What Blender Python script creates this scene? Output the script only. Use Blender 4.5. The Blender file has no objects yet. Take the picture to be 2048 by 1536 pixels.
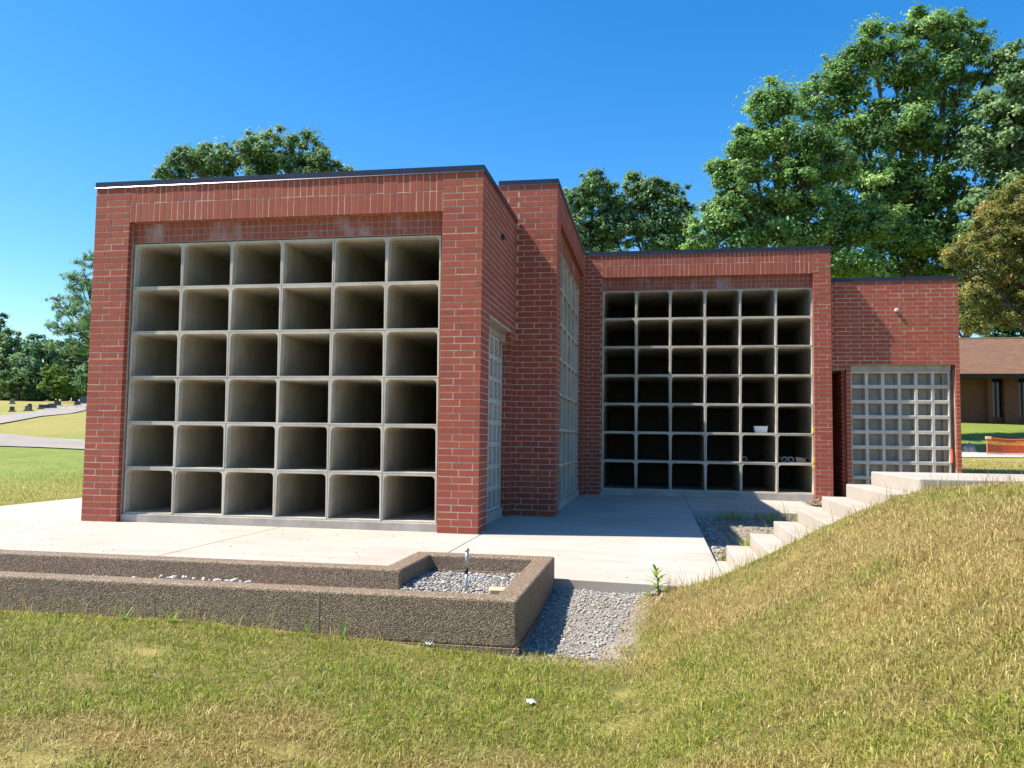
import bpy, bmesh, math, random
import numpy as np
from mathutils import Matrix, Vector
random.seed(7); RNG = np.random.default_rng(7)
scene = bpy.context.scene
COL = scene.collection

# ------------------------------------------------------------------ camera
CX, CY, CZ = 2.4721, -11.3948, 1.3874
YAW, PITCH, ROLL, FPX = -0.1745, 0.0659, 0.0131, 1618.0
def cam_basis():
    cy, sy = math.cos(YAW), math.sin(YAW); cp, sp = math.cos(PITCH), math.sin(PITCH); cr, sr = math.cos(ROLL), math.sin(ROLL)
    r = np.array([cy, -sy, 0.]); f0 = np.array([sy, cy, 0.]); u0 = np.array([0, 0, 1.])
    f = f0*cp + u0*sp; u = -f0*sp + u0*cp
    return r*cr + u*sr, -r*sr + u*cr, f
CR, CU, CF = cam_basis(); CP = np.array([CX, CY, CZ])
cam_d = bpy.data.cameras.new('camera'); cam = bpy.data.objects.new('camera', cam_d); COL.objects.link(cam)
M = Matrix(((CR[0], CU[0], -CF[0], CX), (CR[1], CU[1], -CF[1], CY), (CR[2], CU[2], -CF[2], CZ), (0, 0, 0, 1)))
cam.matrix_world = M
cam_d.sensor_width = 36.0; cam_d.lens = 36.0*FPX/2048.0; cam_d.clip_end = 3000; cam_d.clip_start = 0.05
scene.camera = cam

# ------------------------------------------------------------------ sky, sun, exposure
SUN_L = Vector((1.0, 0.28, -1.45)).normalized()          # direction the light travels
world = bpy.data.worlds.new('World'); scene.world = world; world.use_nodes = True
wn = world.node_tree; wn.nodes.clear()
sky = wn.nodes.new('ShaderNodeTexSky'); sky.sky_type = 'NISHITA'; sky.sun_disc = False
sky.sun_elevation = math.asin(-SUN_L.z); sky.sun_rotation = math.atan2(-SUN_L.x, -SUN_L.y)
sky.altitude = 200; sky.air_density = 1.0; sky.dust_density = 0.6; sky.ozone_density = 3.0
hs = wn.nodes.new('ShaderNodeHueSaturation'); hs.inputs['Saturation'].default_value = 1.40
bg = wn.nodes.new('ShaderNodeBackground'); bg.inputs['Strength'].default_value = 0.118
wo = wn.nodes.new('ShaderNodeOutputWorld')
wn.links.new(sky.outputs[0], hs.inputs['Color']); wn.links.new(hs.outputs[0], bg.inputs['Color']); wn.links.new(bg.outputs[0], wo.inputs[0])
sun_d = bpy.data.lights.new('sun', 'SUN'); sun_d.energy = 5.0; sun_d.angle = math.radians(0.53); sun_d.color = (1.0, 0.93, 0.82)
sun = bpy.data.objects.new('sun', sun_d); COL.objects.link(sun)
sun.rotation_euler = SUN_L.to_track_quat('-Z', 'Y').to_euler(); sun.location = (-30, -5, 40)
vs = scene.view_settings; vs.view_transform = 'Standard'; vs.look = 'None'; vs.exposure = 1.02; vs.gamma = 1.0; vs.use_curve_mapping = False

# ------------------------------------------------------------------ pixel helpers (2048 x 1536 photo pixels)
def ray(px, py): return CF + CR*(px-1024)/FPX - CU*(py-768)/FPX
def at(px, py, d): return CP + ray(px, py)*d                       # at forward depth d
def on_plane(px, py, ax, v):
    d = ray(px, py); return CP + d*((v-CP[ax])/d[ax])

# ------------------------------------------------------------------ numpy noise
_NT = {}
def vnoise(x, y, scale, seed=0):
    if seed not in _NT: _NT[seed] = np.random.default_rng(1000+seed).random((128, 128))
    t = _NT[seed]; X = np.asarray(x)/scale; Y = np.asarray(y)/scale
    xi = np.floor(X).astype(int); yi = np.floor(Y).astype(int); fx = X-xi; fy = Y-yi
    fx = fx*fx*(3-2*fx); fy = fy*fy*(3-2*fy)
    a = t[xi % 128, yi % 128]; b = t[(xi+1) % 128, yi % 128]; c = t[xi % 128, (yi+1) % 128]; d = t[(xi+1) % 128, (yi+1) % 128]
    return (a*(1-fx)+b*fx)*(1-fy) + (c*(1-fx)+d*fx)*fy
def sstep(a, b, x):
    t = np.clip((np.asarray(x, float)-a)/(b-a), 0, 1); return t*t*(3-2*t)

# ------------------------------------------------------------------ the lie of the land
def front_z(x, y):
    lawn = np.interp(x, [-14, -6, -2.8, -1.2, .2, 1.4, 2.0], [-.04, -.06, -.07, -.085, -.135, -.195, -.22])
    hill = np.interp(x, [2.0, 2.3, 2.43, 2.72, 3.15, 3.39, 3.85, 4.31, 4.67, 4.98, 5.41, 5.83, 9, 20],
                        [-.22, -.22, -.205, -.06, .09, .215, .455, .70, .865, .965, 1.01, 1.05, 1.12, 1.2])
    z = np.where(x < 2.0, lawn, hill)
    z = z + .035*(vnoise(x, y, 1.1, 3)-.5) + .02*(vnoise(x, y, .4, 4)-.5)
    z = z - .03*sstep(-6, -10, y)
    z = z + .10*sstep(-5.3, -3.4, y)*(1-sstep(2.45, 2.8, x))*sstep(1.2, 1.5, x)
    return z
DL = ([0, 16, 24, 40, 46, 60, 75, 84, 95, 115, 160, 300, 700], [-.04, -.04, .12, .62, 1.22, 2.05, 3.0, 4.0, 4.35, 5.7, 7.5, 9, 9])
DR = ([0, 14, 18, 21, 26, 30, 33, 36, 44, 50, 60, 90, 700], [-.1, .25, .5, .63, .76, .87, 1.02, 1.35, 2.65, 2.8, 3.1, 4, 8])
def ground_z(x, y):
    x = np.asarray(x, float); y = np.asarray(y, float)
    d = (x-CX)*CF[0] + (y-CY)*CF[1]
    zl = np.interp(d, *DL); zr = np.interp(d, *DR)
    w = sstep(-6, 12, x); rear = zl*(1-w) + zr*w
    site = sstep(-10.2, -9.6, x)*(1-sstep(6.8, 9.8, x))*(1-sstep(8, 16, y))
    rear = rear*(1-site) + (-.19 + .03*vnoise(x, y, .5, 8) + .10*sstep(5.0, 7.0, x))*site
    fz = front_z(x, y)
    t = np.where(x > -9.6, sstep(-3.24, -3.12, y), sstep(-6, 2, y))
    return fz*(1-t) + rear*t
def gz(x, y): return float(ground_z(np.array([x]), np.array([y]))[0])
def hit(px, py, dmax=400, start=8):
    r = ray(px, py); prev = start
    for s in np.arange(start, dmax, .5):
        p = CP + r*s
        if p[2] < gz(p[0], p[1]):
            a, b = prev, s
            for _ in range(18):
                m = (a+b)/2; q = CP + r*m
                if q[2] < gz(q[0], q[1]): b = m
                else: a = m
            return CP + r*b
        prev = s
    return CP + r*dmax

# ------------------------------------------------------------------ materials
def new_mat(name):
    m = bpy.data.materials.new(name); m.use_nodes = True
    nt = m.node_tree; nt.nodes.clear()
    o = nt.nodes.new('ShaderNodeOutputMaterial'); b = nt.nodes.new('ShaderNodeBsdfPrincipled')
    nt.links.new(b.outputs[0], o.inputs[0]); return m, nt, b, o
def N(nt, t, **kw):
    n = nt.nodes.new(t)
    for k, v in kw.items():
        if k in n.inputs: n.inputs[k].default_value = v
        else: setattr(n, k, v)
    return n
def coord(nt, kind='Object', scale=(1, 1, 1)):
    if kind == 'World':
        g = nt.nodes.new('ShaderNodeNewGeometry'); out = g.outputs['Position']
    else:
        g = nt.nodes.new('ShaderNodeTexCoord'); out = g.outputs[kind]
    mp = N(nt, 'ShaderNodeMapping'); mp.inputs['Scale'].default_value = scale
    nt.links.new(out, mp.inputs['Vector']); return mp.outputs[0]
def noise(nt, vec, scale, detail=4, rough=.55):
    n = N(nt, 'ShaderNodeTexNoise'); n.inputs['Scale'].default_value = scale; n.inputs['Detail'].default_value = detail
    n.inputs['Roughness'].default_value = rough; nt.links.new(vec, n.inputs['Vector']); return n.outputs['Fac']
def ramp(nt, fac, stops):
    r = nt.nodes.new('ShaderNodeValToRGB'); e = r.color_ramp.elements
    while len(e) < len(stops): e.new(.5)
    for el, (p, c) in zip(e, stops):
        el.position = p; el.color = (*c, 1) if len(c) == 3 else c
    nt.links.new(fac, r.inputs[0]); return r.outputs[0]
def mix(nt, a, b, fac, mode='MIX'):
    m = nt.nodes.new('ShaderNodeMix'); m.data_type = 'RGBA'; m.blend_type = mode
    for sock, v in ((m.inputs[6], a), (m.inputs[7], b), (m.inputs[0], fac)):
        if isinstance(v, (int, float)): sock.default_value = v
        elif isinstance(v, tuple): sock.default_value = (*v, 1)
        else: nt.links.new(v, sock)
    return m.outputs[2]
def math_n(nt, op, a, b=None):
    m = nt.nodes.new('ShaderNodeMath'); m.operation = op
    for s, v in ((m.inputs[0], a), (m.inputs[1], b)):
        if v is None: continue
        if isinstance(v, (int, float)): s.default_value = v
        else: nt.links.new(v, s)
    return m.outputs[0]
def bump(nt, b, h, strength=.3, dist=.01):
    n = N(nt, 'ShaderNodeBump'); n.inputs['Strength'].default_value = strength; n.inputs['Distance'].default_value = dist
    nt.links.new(h, n.inputs['Height']); nt.links.new(n.outputs[0], b.inputs['Normal'])
def attr(nt, name):
    a = nt.nodes.new('ShaderNodeAttribute'); a.attribute_name = name; return a.outputs['Fac']

def mat_brick(name='red_brick', eff=0.0):
    m, nt, b, o = new_mat(name)
    w = coord(nt, 'World')
    oi = nt.nodes.new('ShaderNodeObjectInfo')
    t = math_n(nt, 'FRACT', math_n(nt, 'ADD', oi.outputs['Random'], attr(nt, 'tint')))
    c = ramp(nt, t, [(0, (.27, .055, .028)), (.35, (.295, .063, .030)), (.7, (.31, .068, .032)), (.95, (.325, .075, .037)), (1, (.255, .053, .030))])
    v = noise(nt, w, 9, 5); c = mix(nt, c, (.16, .035, .03), ramp(nt, v, [(.45, (0, 0, 0)), (.8, (.35, .35, .35))]))
    sp = noise(nt, w, 140, 2); c = mix(nt, c, (.5, .22, .16), ramp(nt, sp, [(.70, (0, 0, 0)), (.78, (.5, .5, .5))]))
    ef = noise(nt, coord(nt, 'World', (1.6, 1.6, .7)), 1.5, 6, .65)
    c = mix(nt, c, (.55, .50, .48), ramp(nt, ef, [(.66-.16*eff, (0, 0, 0)), (.80-.08*eff, (.26+.34*eff,)*3)]))
    nt.links.new(c, b.inputs['Base Color']); b.inputs['Roughness'].default_value = .82
    st = noise(nt, coord(nt, 'World', (60, 60, 14)), 3, 3); bump(nt, b, st, .35, .004)
    return m
def mat_mortar(name='mortar', k=1.0):
    m, nt, b, o = new_mat(name); w = coord(nt, 'World')
    c = ramp(nt, noise(nt, w, 7, 5), [(.3, (.42*k, .32*k, .255*k)), (.55, (.55*k, .44*k, .36*k)), (.8, (.66*k, .57*k, .485*k))])
    nt.links.new(c, b.inputs['Base Color']); b.inputs['Roughness'].default_value = .95
    bump(nt, b, noise(nt, w, 160, 3), .5, .003); return m
def mat_concrete(name, c0, c1, c2, sc=1.2, streak=None, stain=.35, bmp=.25):
    m, nt, b, o = new_mat(name); w = coord(nt, 'World')
    c = ramp(nt, noise(nt, w, sc, 7, .62), [(.28, c0), (.5, c1), (.72, c2)])
    if streak:
        s = noise(nt, coord(nt, 'World', streak), 1.0, 5, .6)
        c = mix(nt, c, tuple(x*.80 for x in c0), ramp(nt, s, [(.52, (0, 0, 0)), (.75, (.6, .6, .6))]))
    d = noise(nt, w, 26, 4); c = mix(nt, c, tuple(x*.55 for x in c0), ramp(nt, d, [(.62, (0, 0, 0)), (.78, (stain,)*3)]))
    p = noise(nt, w, 90, 2); c = mix(nt, c, (.16, .14, .12), ramp(nt, p, [(.74, (0, 0, 0)), (.80, (stain, )*3)]))
    nt.links.new(c, b.inputs['Base Color']); b.inputs['Roughness'].default_value = .88
    bump(nt, b, noise(nt, w, 70, 5), bmp, .004); return m
def mat_aggregate():
    m, nt, b, o = new_mat('exposed_aggregate'); w = coord(nt, 'World')
    vo = N(nt, 'ShaderNodeTexVoronoi'); vo.inputs['Scale'].default_value = 105; vo.inputs['Randomness'].default_value = 1
    nt.links.new(w, vo.inputs['Vector'])
    sep = nt.nodes.new('ShaderNodeSeparateColor'); nt.links.new(vo.outputs['Color'], sep.inputs[0])
    peb = ramp(nt, sep.outputs[0], [(0, (.125, .08, .045)), (.3, (.195, .13, .074)), (.55, (.25, .172, .102)), (.8, (.31, .232, .15)), (1, (.43, .345, .25))])
    gap = ramp(nt, vo.outputs['Distance'], [(.0, (0, 0, 0)), (.45, (0, 0, 0)), (.75, (1, 1, 1))])
    c = mix(nt, peb, (.10, .066, .04), gap)
    c = mix(nt, c, (.07, .055, .04), ramp(nt, noise(nt, w, 2.2, 6, .65), [(.5, (0, 0, 0)), (.8, (.45, .45, .45))]))
    nt.links.new(c, b.inputs['Base Color']); b.inputs['Roughness'].default_value = .7
    inv = math_n(nt, 'SUBTRACT', 1.0, vo.outputs['Distance']); bump(nt, b, inv, .6, .010); return m
def mat_plain(name, col, rough=.6, metal=0., var=.25, sc=6):
    m, nt, b, o = new_mat(name); w = coord(nt, 'Object')
    n = noise(nt, w, sc, 5)
    c = ramp(nt, n, [(.25, tuple(x*(1-var) for x in col)), (.75, tuple(min(1, x*(1+var)) for x in col))])
    nt.links.new(c, b.inputs['Base Color']); b.inputs['Roughness'].default_value = rough; b.inputs['Metallic'].default_value = metal
    bump(nt, b, noise(nt, w, 40, 3), .12, .004); return m
def mat_leaf(name, dark, midc, light, extra=None, trans=.35, rough=.42):
    m, nt, b, o = new_mat(name)
    st = [(0, dark), (.5, midc), (.85, light)]
    if extra: st.append((1, extra))
    c = ramp(nt, attr(nt, 'tint'), st)
    nt.links.new(c, b.inputs['Base Color']); b.inputs['Roughness'].default_value = rough
    t = nt.nodes.new('ShaderNodeBsdfTranslucent'); nt.links.new(mix(nt, c, (.42, .62, .12), .30, 'MIX'), t.inputs['Color']); b.inputs['Specular IOR Level'].default_value = .35
    ms = nt.nodes.new('ShaderNodeMixShader'); ms.inputs[0].default_value = trans
    nt.links.new(b.outputs[0], ms.inputs[1]); nt.links.new(t.outputs[0], ms.inputs[2]); nt.links.new(ms.outputs[0], o.inputs[0]); return m
def mat_grass():
    m, nt, b, o = new_mat('grass_blades')
    dry = attr(nt, 'dry'); t = attr(nt, 'tint')
    g = ramp(nt, t, [(0, (.085, .13, .010)), (.5, (.23, .31, .022)), (1, (.40, .47, .05))])
    s = ramp(nt, t, [(0, (.25, .155, .05)), (.5, (.54, .375, .135)), (1, (.76, .60, .29))])
    c = mix(nt, g, s, dry); nt.links.new(c, b.inputs['Base Color']); b.inputs['Roughness'].default_value = .55
    tr = nt.nodes.new('ShaderNodeBsdfTranslucent'); nt.links.new(c, tr.inputs['Color'])
    ms = nt.nodes.new('ShaderNodeMixShader'); ms.inputs[0].default_value = .4
    nt.links.new(b.outputs[0], ms.inputs[1]); nt.links.new(tr.outputs[0], ms.inputs[2]); nt.links.new(ms.outputs[0], o.inputs[0]); return m
def mat_ground():
    m, nt, b, o = new_mat('lawn_ground'); w = coord(nt, 'World')
    dry = attr(nt, 'dry'); soil = attr(nt, 'soil')
    n1 = noise(nt, w, 1.3, 8, .7); n2 = noise(nt, w, 14, 6, .7)
    nn = math_n(nt, 'ADD', math_n(nt, 'MULTIPLY', n1, .5), math_n(nt, 'MULTIPLY', n2, .5))
    g = ramp(nt, nn, [(.32, (.075, .115, .010)), (.5, (.145, .195, .020)), (.66, (.22, .26, .03))])
    s = ramp(nt, nn, [(.32, (.19, .14, .035)), (.5, (.31, .235, .065)), (.66, (.42, .32, .11))])
    e = ramp(nt, nn, [(.32, (.13, .105, .075)), (.5, (.25, .21, .16)), (.66, (.37, .325, .26))])
    sw = math_n(nt, 'ADD', dry, math_n(nt, 'MULTIPLY', math_n(nt, 'SUBTRACT', noise(nt, coord(nt, 'World', (.25, 1, 1)), .55, 6, .65), .5), 1.1))
    c = mix(nt, mix(nt, g, s, ramp(nt, sw, [(.1, (0, 0, 0)), (.9, (1, 1, 1))])), e, soil)
    th = ramp(nt, nn, [(.35, (.085, .065, .018)), (.5, (.165, .128, .034)), (.65, (.26, .205, .06))])
    c = mix(nt, c, th, math_n(nt, 'MULTIPLY', attr(nt, 'thatch'), math_n(nt, 'SUBTRACT', 1.0, soil)))
    nt.links.new(c, b.inputs['Base Color']); b.inputs['Roughness'].default_value = .95
    bump(nt, b, n2, .8, .05); return m
def mat_roof():
    m, nt, b, o = new_mat('roof_shingle'); w = coord(nt, 'Object')
    br = N(nt, 'ShaderNodeTexBrick'); br.inputs['Scale'].default_value = 1.0
    br.inputs['Brick Width'].default_value = .35; br.inputs['Row Height'].default_value = .17; br.inputs['Mortar Size'].default_value = .016
    br.inputs['Color1'].default_value = (.20, .098, .052, 1); br.inputs['Color2'].default_value = (.13, .066, .037, 1); br.inputs['Mortar'].default_value = (.06, .035, .022, 1)
    tc = nt.nodes.new('ShaderNodeUVMap'); nt.links.new(tc.outputs[0], br.inputs['Vector'])
    c = mix(nt, br.outputs[0], (.10, .06, .04), ramp(nt, noise(nt, w, .8, 5), [(.45, (0, 0, 0)), (.8, (.5, .5, .5))]))
    nt.links.new(c, b.inputs['Base Color']); b.inputs['Roughness'].default_value = .9; bump(nt, b, br.outputs['Fac'], -.4, .01); return m
def mat_farbrick():
    m, nt, b, o = new_mat('brown_brick')
    br = N(nt, 'ShaderNodeTexBrick'); br.inputs['Scale'].default_value = 1.0
    br.inputs['Brick Width'].default_value = .2; br.inputs['Row Height'].default_value = .067; br.inputs['Mortar Size'].default_value = .008
    br.inputs['Color1'].default_value = (.19, .066, .034, 1); br.inputs['Color2'].default_value = (.13, .046, .026, 1); br.inputs['Mortar'].default_value = (.14, .08, .05, 1)
    g = nt.nodes.new('ShaderNodeNewGeometry'); sp = nt.nodes.new('ShaderNodeSeparateXYZ'); nt.links.new(g.outputs['Position'], sp.inputs[0])
    cb = nt.nodes.new('ShaderNodeCombineXYZ'); nt.links.new(math_n(nt, 'ADD', sp.outputs[0], sp.outputs[1]), cb.inputs[0]); nt.links.new(sp.outputs[2], cb.inputs[1])
    nt.links.new(cb.outputs[0], br.inputs['Vector'])
    nt.links.new(br.outputs[0], b.inputs['Base Color']); b.inputs['Roughness'].default_value = .9; return m
def mat_coping():
    m, nt, b, o = new_mat('coping_metal'); w = coord(nt, 'World')
    c = ramp(nt, noise(nt, w, 3, 5), [(.3, (.016, .019, .034)), (.7, (.026, .030, .048))])
    nt.links.new(c, b.inputs['Base Color']); b.inputs['Roughness'].default_value = .38; b.inputs['Metallic'].default_value = .35
    bump(nt, b, noise(nt, w, 5, 2), .06, .01); return m
def mat_glass():
    m, nt, b, o = new_mat('dark_window_glass'); b.inputs['Base Color'].default_value = (.012, .012, .014, 1)
    b.inputs['Roughness'].default_value = .08; return m

MB_ = mat_brick(); MBE = mat_brick('red_brick_efflorescence', .8); MMO = mat_mortar('mortar', .82); MMD = mat_mortar('shaded_mortar', .5)  # MMD: header band mortar darkened, the recess shadow put into its colour
MSLAB = mat_concrete('new_concrete', (.33, .29, .235), (.39, .35, .295), (.435, .40, .35), .55, (.35, 3.2, 1), .22, .15)
MEDGE = mat_concrete('concrete_edge', (.38, .34, .29), (.46, .42, .36), (.52, .48, .42), 1.5, None, .35, .3)
MSTEP = mat_concrete('step_concrete', (.315, .265, .21), (.365, .315, .26), (.41, .37, .315), .9, None, .2, .2)
MCRY = mat_concrete('precast_concrete', (.38, .335, .265), (.47, .425, .345), (.55, .505, .42), 1.8, (3, 3, .8), .35, .25)
MCRI = mat_concrete('shaded_crypt_concrete', (.29, .25, .18), (.375, .325, .24), (.45, .395, .30), 1.8, (3, 3, .8), .4, .3)  # crypt interiors toned darker than the frames to deepen their shade
MNIC = mat_concrete('niche_concrete', (.40, .37, .32), (.48, .445, .39), (.55, .515, .455), 3, (4, 4, 1.2), .4, .3)
MSILL = mat_concrete('sill_concrete', (.27, .235, .195), (.36, .32, .27), (.45, .41, .35), 2.5, (1.5, 1.5, .5), .5, .4)
MBLK = mat_concrete('grey_block', (.25, .24, .20), (.32, .31, .26), (.39, .375, .325), 4, None, .4, .4)
MAGG = mat_aggregate(); MCOP = mat_coping(); MGRASS = mat_grass(); MGND = mat_ground()
MROAD = mat_concrete('weathered_asphalt', (.21, .185, .155), (.26, .23, .195), (.31, .28, .24), .35, (.12, 1.4, 1), .3, .3)
MLEAD = mat_plain('lip_metal', (.05, .05, .08), .3, .6, .1)
MSTEEL = mat_plain('galvanised_steel', (.45, .45, .46), .35, .9, .2)
MDARK = mat_plain('dark_metal_and_shade', (.02, .02, .022), .5, .3)  # metal colour, also stands in for darkness on the crypt back caps
MROOFM = mat_plain('roof_membrane', (.2, .2, .2), .9)
MLINT = mat_plain('lintel_steel', (.30, .30, .31), .55, .4)
MSTONE = mat_concrete('crushed_limestone', (.24, .225, .20), (.36, .342, .312), (.46, .44, .405), 30, None, .3, .5)
MSOIL = mat_concrete('soil', (.13, .10, .075), (.22, .175, .13), (.33, .27, .21), 5, None, .6, .9)
MBARK = mat_plain('bark', (.10, .078, .06), .95, 0, .4, 3)
MWHITE = mat_plain('white_plastic', (.72, .73, .74), .45, 0, .06)
MPVC = mat_plain('pvc', (.42, .40, .40), .5, 0, .15)
MTILE = mat_plain('tan_board', (.27, .22, .15), .8)
MWOOD = mat_plain('fresh_lumber', (.62, .45, .24), .7, 0, .15)
MYEL = mat_plain('yellow_tape', (.75, .55, .03), .5, 0, .1)
MORG = mat_plain('orange_plastic_net', (.85, .115, .02), .5, 0, .1)
MGRAN = mat_plain('grey_granite', (.16, .17, .18), .5, 0, .3, 20)
MGRAN2 = mat_plain('dark_granite', (.055, .05, .05), .4, 0, .3, 20)
MGRANB = mat_plain('blue_granite', (.05, .07, .12), .4, 0, .3, 20)
MROOF = mat_roof(); MFB = mat_farbrick(); MGLS = mat_glass(); MFASC = mat_plain('dark_fascia', (.02, .016, .013), .6)
MLEAF_OAK = mat_leaf('oak_leaves', (0.045, 0.101, 0.051), (0.121, 0.230, 0.103), (0.242, 0.361, 0.153), (0.401, 0.512, 0.255), .38, .6)
MLEAF_MAP = mat_leaf('maple_leaves', (0.048, 0.124, 0.041), (0.150, 0.291, 0.088), (0.282, 0.458, 0.128), (0.482, 0.634, 0.255), .38, .6)
MLEAF_LOC = mat_leaf('locust_leaves', (0.061, 0.149, 0.077), (0.150, 0.300, 0.153), (0.262, 0.440, 0.192), None, .38, .6)
MLEAF_DRY = mat_leaf('browning_leaves', (.09, .125, .03), (.20, .215, .05), (.37, .28, .09), (.52, .32, .12), .38, .6)
MLEAF_DK = mat_leaf('dark_leaves', (0.027, 0.074, 0.027), (0.062, 0.140, 0.045), (0.116, 0.222, 0.057), None, .38, .6)
MLEAF_BR = mat_leaf('bright_leaves', (.05, .11, .012), (.10, .19, .02), (.17, .28, .03), None, .38, .6)
MWEED = mat_leaf('weed_leaves', (.10, .20, .04), (.18, .32, .05), (.28, .42, .07), (.42, .40, .05), .3, .45)

# ------------------------------------------------------------------ mesh helpers
def link(name, me, mat=None, parent=None):
    if mat is not None: me.materials.append(mat)
    o = bpy.data.objects.new(name, me); COL.objects.link(o)
    if parent is not None: o.parent = parent
    return o
def tag(o, label=None, cat=None, group=None, kind=None):
    if label: o['label'] = label
    if cat: o['category'] = cat
    if group: o['group'] = group
    if kind: o['kind'] = kind
    return o
def empty(name, loc=(0, 0, 0), parent=None):
    o = bpy.data.objects.new(name, None); COL.objects.link(o); o.location = loc; o.empty_display_size = .2
    if parent: o.parent = parent
    return o
class Geo:
    def __init__(s): s.v = []; s.f = []; s.t = []
    def add(s, vs, fs, tint=None):
        b = len(s.v); s.v += [tuple(map(float, p)) for p in vs]
        for f in fs: s.f.append(tuple(b+i for i in f)); s.t.append(0. if tint is None else tint)
        return s
    def box(s, x0, x1, y0, y1, z0, z1, tint=None):
        return s.add([(x0, y0, z0), (x1, y0, z0), (x1, y1, z0), (x0, y1, z0), (x0, y0, z1), (x1, y0, z1), (x1, y1, z1), (x0, y1, z1)],
              [(0, 3, 2, 1), (4, 5, 6, 7), (0, 1, 5, 4), (1, 2, 6, 5), (2, 3, 7, 6), (3, 0, 4, 7)], tint)
    def tube(s, pts, rad, n=8, cap=True):
        pts = [np.array(p, float) for p in pts]; b = len(s.v)
        for i, p in enumerate(pts):
            d = pts[min(i+1, len(pts)-1)] - pts[max(i-1, 0)]; d /= np.linalg.norm(d)+1e-9
            a = np.cross(d, [0, 0, 1.]) if abs(d[2]) < .95 else np.cross(d, [1., 0, 0]); a /= np.linalg.norm(a); c = np.cross(d, a)
            r = rad[i] if hasattr(rad, '__len__') else rad
            for k in range(n):
                t = 2*math.pi*k/n; s.v.append(tuple(p + r*(math.cos(t)*a + math.sin(t)*c)))
        for i in range(len(pts)-1):
            for k in range(n):
                s.f.append((b+i*n+k, b+i*n+(k+1) % n, b+(i+1)*n+(k+1) % n, b+(i+1)*n+k)); s.t.append(0.)
        if cap:
            s.f.append(tuple(b+k for k in range(n))[::-1]); s.f.append(tuple(b+(len(pts)-1)*n+k for k in range(n))); s.t += [0., 0.]
        return s
    def mesh(s, name):
        me = bpy.data.meshes.new(name); me.from_pydata(s.v, [], s.f); me.update()
        if any(s.t): a = me.attributes.new('tint', 'FLOAT', 'FACE'); a.data.foreach_set('value', s.t)
        return me
    def build(s, name, mat, parent=None, bevel=0, smooth=False):
        o = link(name, s.mesh(name), mat, parent)
        if bevel:
            md = o.modifiers.new('bevel', 'BEVEL'); md.width = bevel; md.segments = 2; md.limit_method = 'ANGLE'
        if smooth: o.data.polygons.foreach_set('use_smooth', [True]*len(o.data.polygons))
        return o
def fast_mesh(name, V, F, attrs=None):
    """V (n,3), F (m,k) arrays; attrs: {name: per-point array}"""
    me = bpy.data.meshes.new(name); V = np.asarray(V, np.float32); F = np.asarray(F, np.int32); m, k = F.shape
    me.vertices.add(len(V)); me.vertices.foreach_set('co', V.ravel())
    me.loops.add(m*k); me.loops.foreach_set('vertex_index', F.ravel())
    me.polygons.add(m); me.polygons.foreach_set('loop_start', np.arange(0, m*k, k, dtype=np.int32))
    me.update(calc_edges=True)
    for n, a in (attrs or {}).items():
        at_ = me.attributes.new(n, 'FLOAT', 'POINT'); at_.data.foreach_set('value', np.asarray(a, np.float32))
    return me

# ------------------------------------------------------------------ ground sheet
def axis_lines(a, b, step):
    core = list(np.arange(a, b+1e-6, step)); s = step; v = b; out = []
    while v < 900: s *= 1.16; v += s; out.append(v)
    s = step; v = a; inn = []
    while v > -900: s *= 1.16; v -= s; inn.append(v)
    return np.array(inn[::-1] + core + out)
gx = axis_lines(-11, 11, .16); gy = axis_lines(-13, 10, .16)
GX, GY = np.meshgrid(gx, gy, indexing='ij'); GZ = ground_z(GX, GY)
def dryness(x, y):
    d = (x-CX)*CF[0] + (y-CY)*CF[1]
    n = vnoise(x, y, 1.6, 21)*.45 + vnoise(x, y, .55, 22)*.35 + vnoise(x, y, .22, 23)*.2
    base = np.interp(x, [-6, -2.5, -.5, 1.2, 2.6, 3.6, 5], [.20, .24, .32, .42, .44, .56, .72])
    base = base + .10*sstep(-6.3, -8.2, y)*(x < 2.2) - .12*sstep(-6.4, -5.6, y)*(x < 1.6)
    near = np.clip(base + (n-.5)*2.8, 0, 1)
    far_l = np.interp(d, [0, 16, 19, 24, 40, 46, 50, 90, 105, 130], [.45, .45, .40, .15, .12, .50, .62, .50, .7, .8])
    far_r = np.interp(d, [0, 20, 30, 34, 38, 50], [.7, .75, .6, .1, .0, .0])
    w = sstep(-6, 12, x); far = far_l*(1-w) + far_r*w
    t = np.where(x > -9.6, sstep(-3.3, -3.1, y), sstep(-4, 1, y))
    return np.clip(near*(1-t) + far*t, 0, 1)
soil = ((GX > -9.9) & (GX < 9.3) & (GY > -3.2) & (GY < 9)).astype(float)
BARE = [(290, 1303, .20), (1240, 1388, .13), (1215, 1455, .16), (640, 1385, .07), (60, 1522, .22), (1640, 1105, .10), (1575, 1125, .08), (820, 1292, .12), (560, 1500, .16)]
BARE = [(*hit(a, b, 30, 2)[:2], c) for a, b, c in BARE]
def worn(x, y):
    w = np.zeros_like(np.asarray(x, float))
    for bx, by, br_ in BARE: w = np.maximum(w, np.exp(-((x-bx)**2+((y-by)*1.3)**2)/(br_*br_)))
    return w
thatch = (1-worn(GX, GY))*(1-sstep(-3.35, -3.2, GY))*(1-sstep(9, 14, np.abs(GX)))*sstep(-16, -13, GY)
soil = np.maximum(soil, ((GX > 1.4) & (GX < 2.4) & (GY > -5.5) & (GY < -3.1)).astype(float))
nx, ny = GX.shape
idx = np.arange(nx*ny).reshape(nx, ny)
F = np.stack([idx[:-1, :-1], idx[1:, :-1], idx[1:, 1:], idx[:-1, 1:]], -1).reshape(-1, 4)
me = fast_mesh('ground', np.stack([GX, GY, GZ], -1).reshape(-1, 3), F, {'dry': np.maximum(dryness(GX, GY), worn(GX, GY)).ravel(), 'soil': soil.ravel(), 'thatch': thatch.ravel()})
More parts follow.
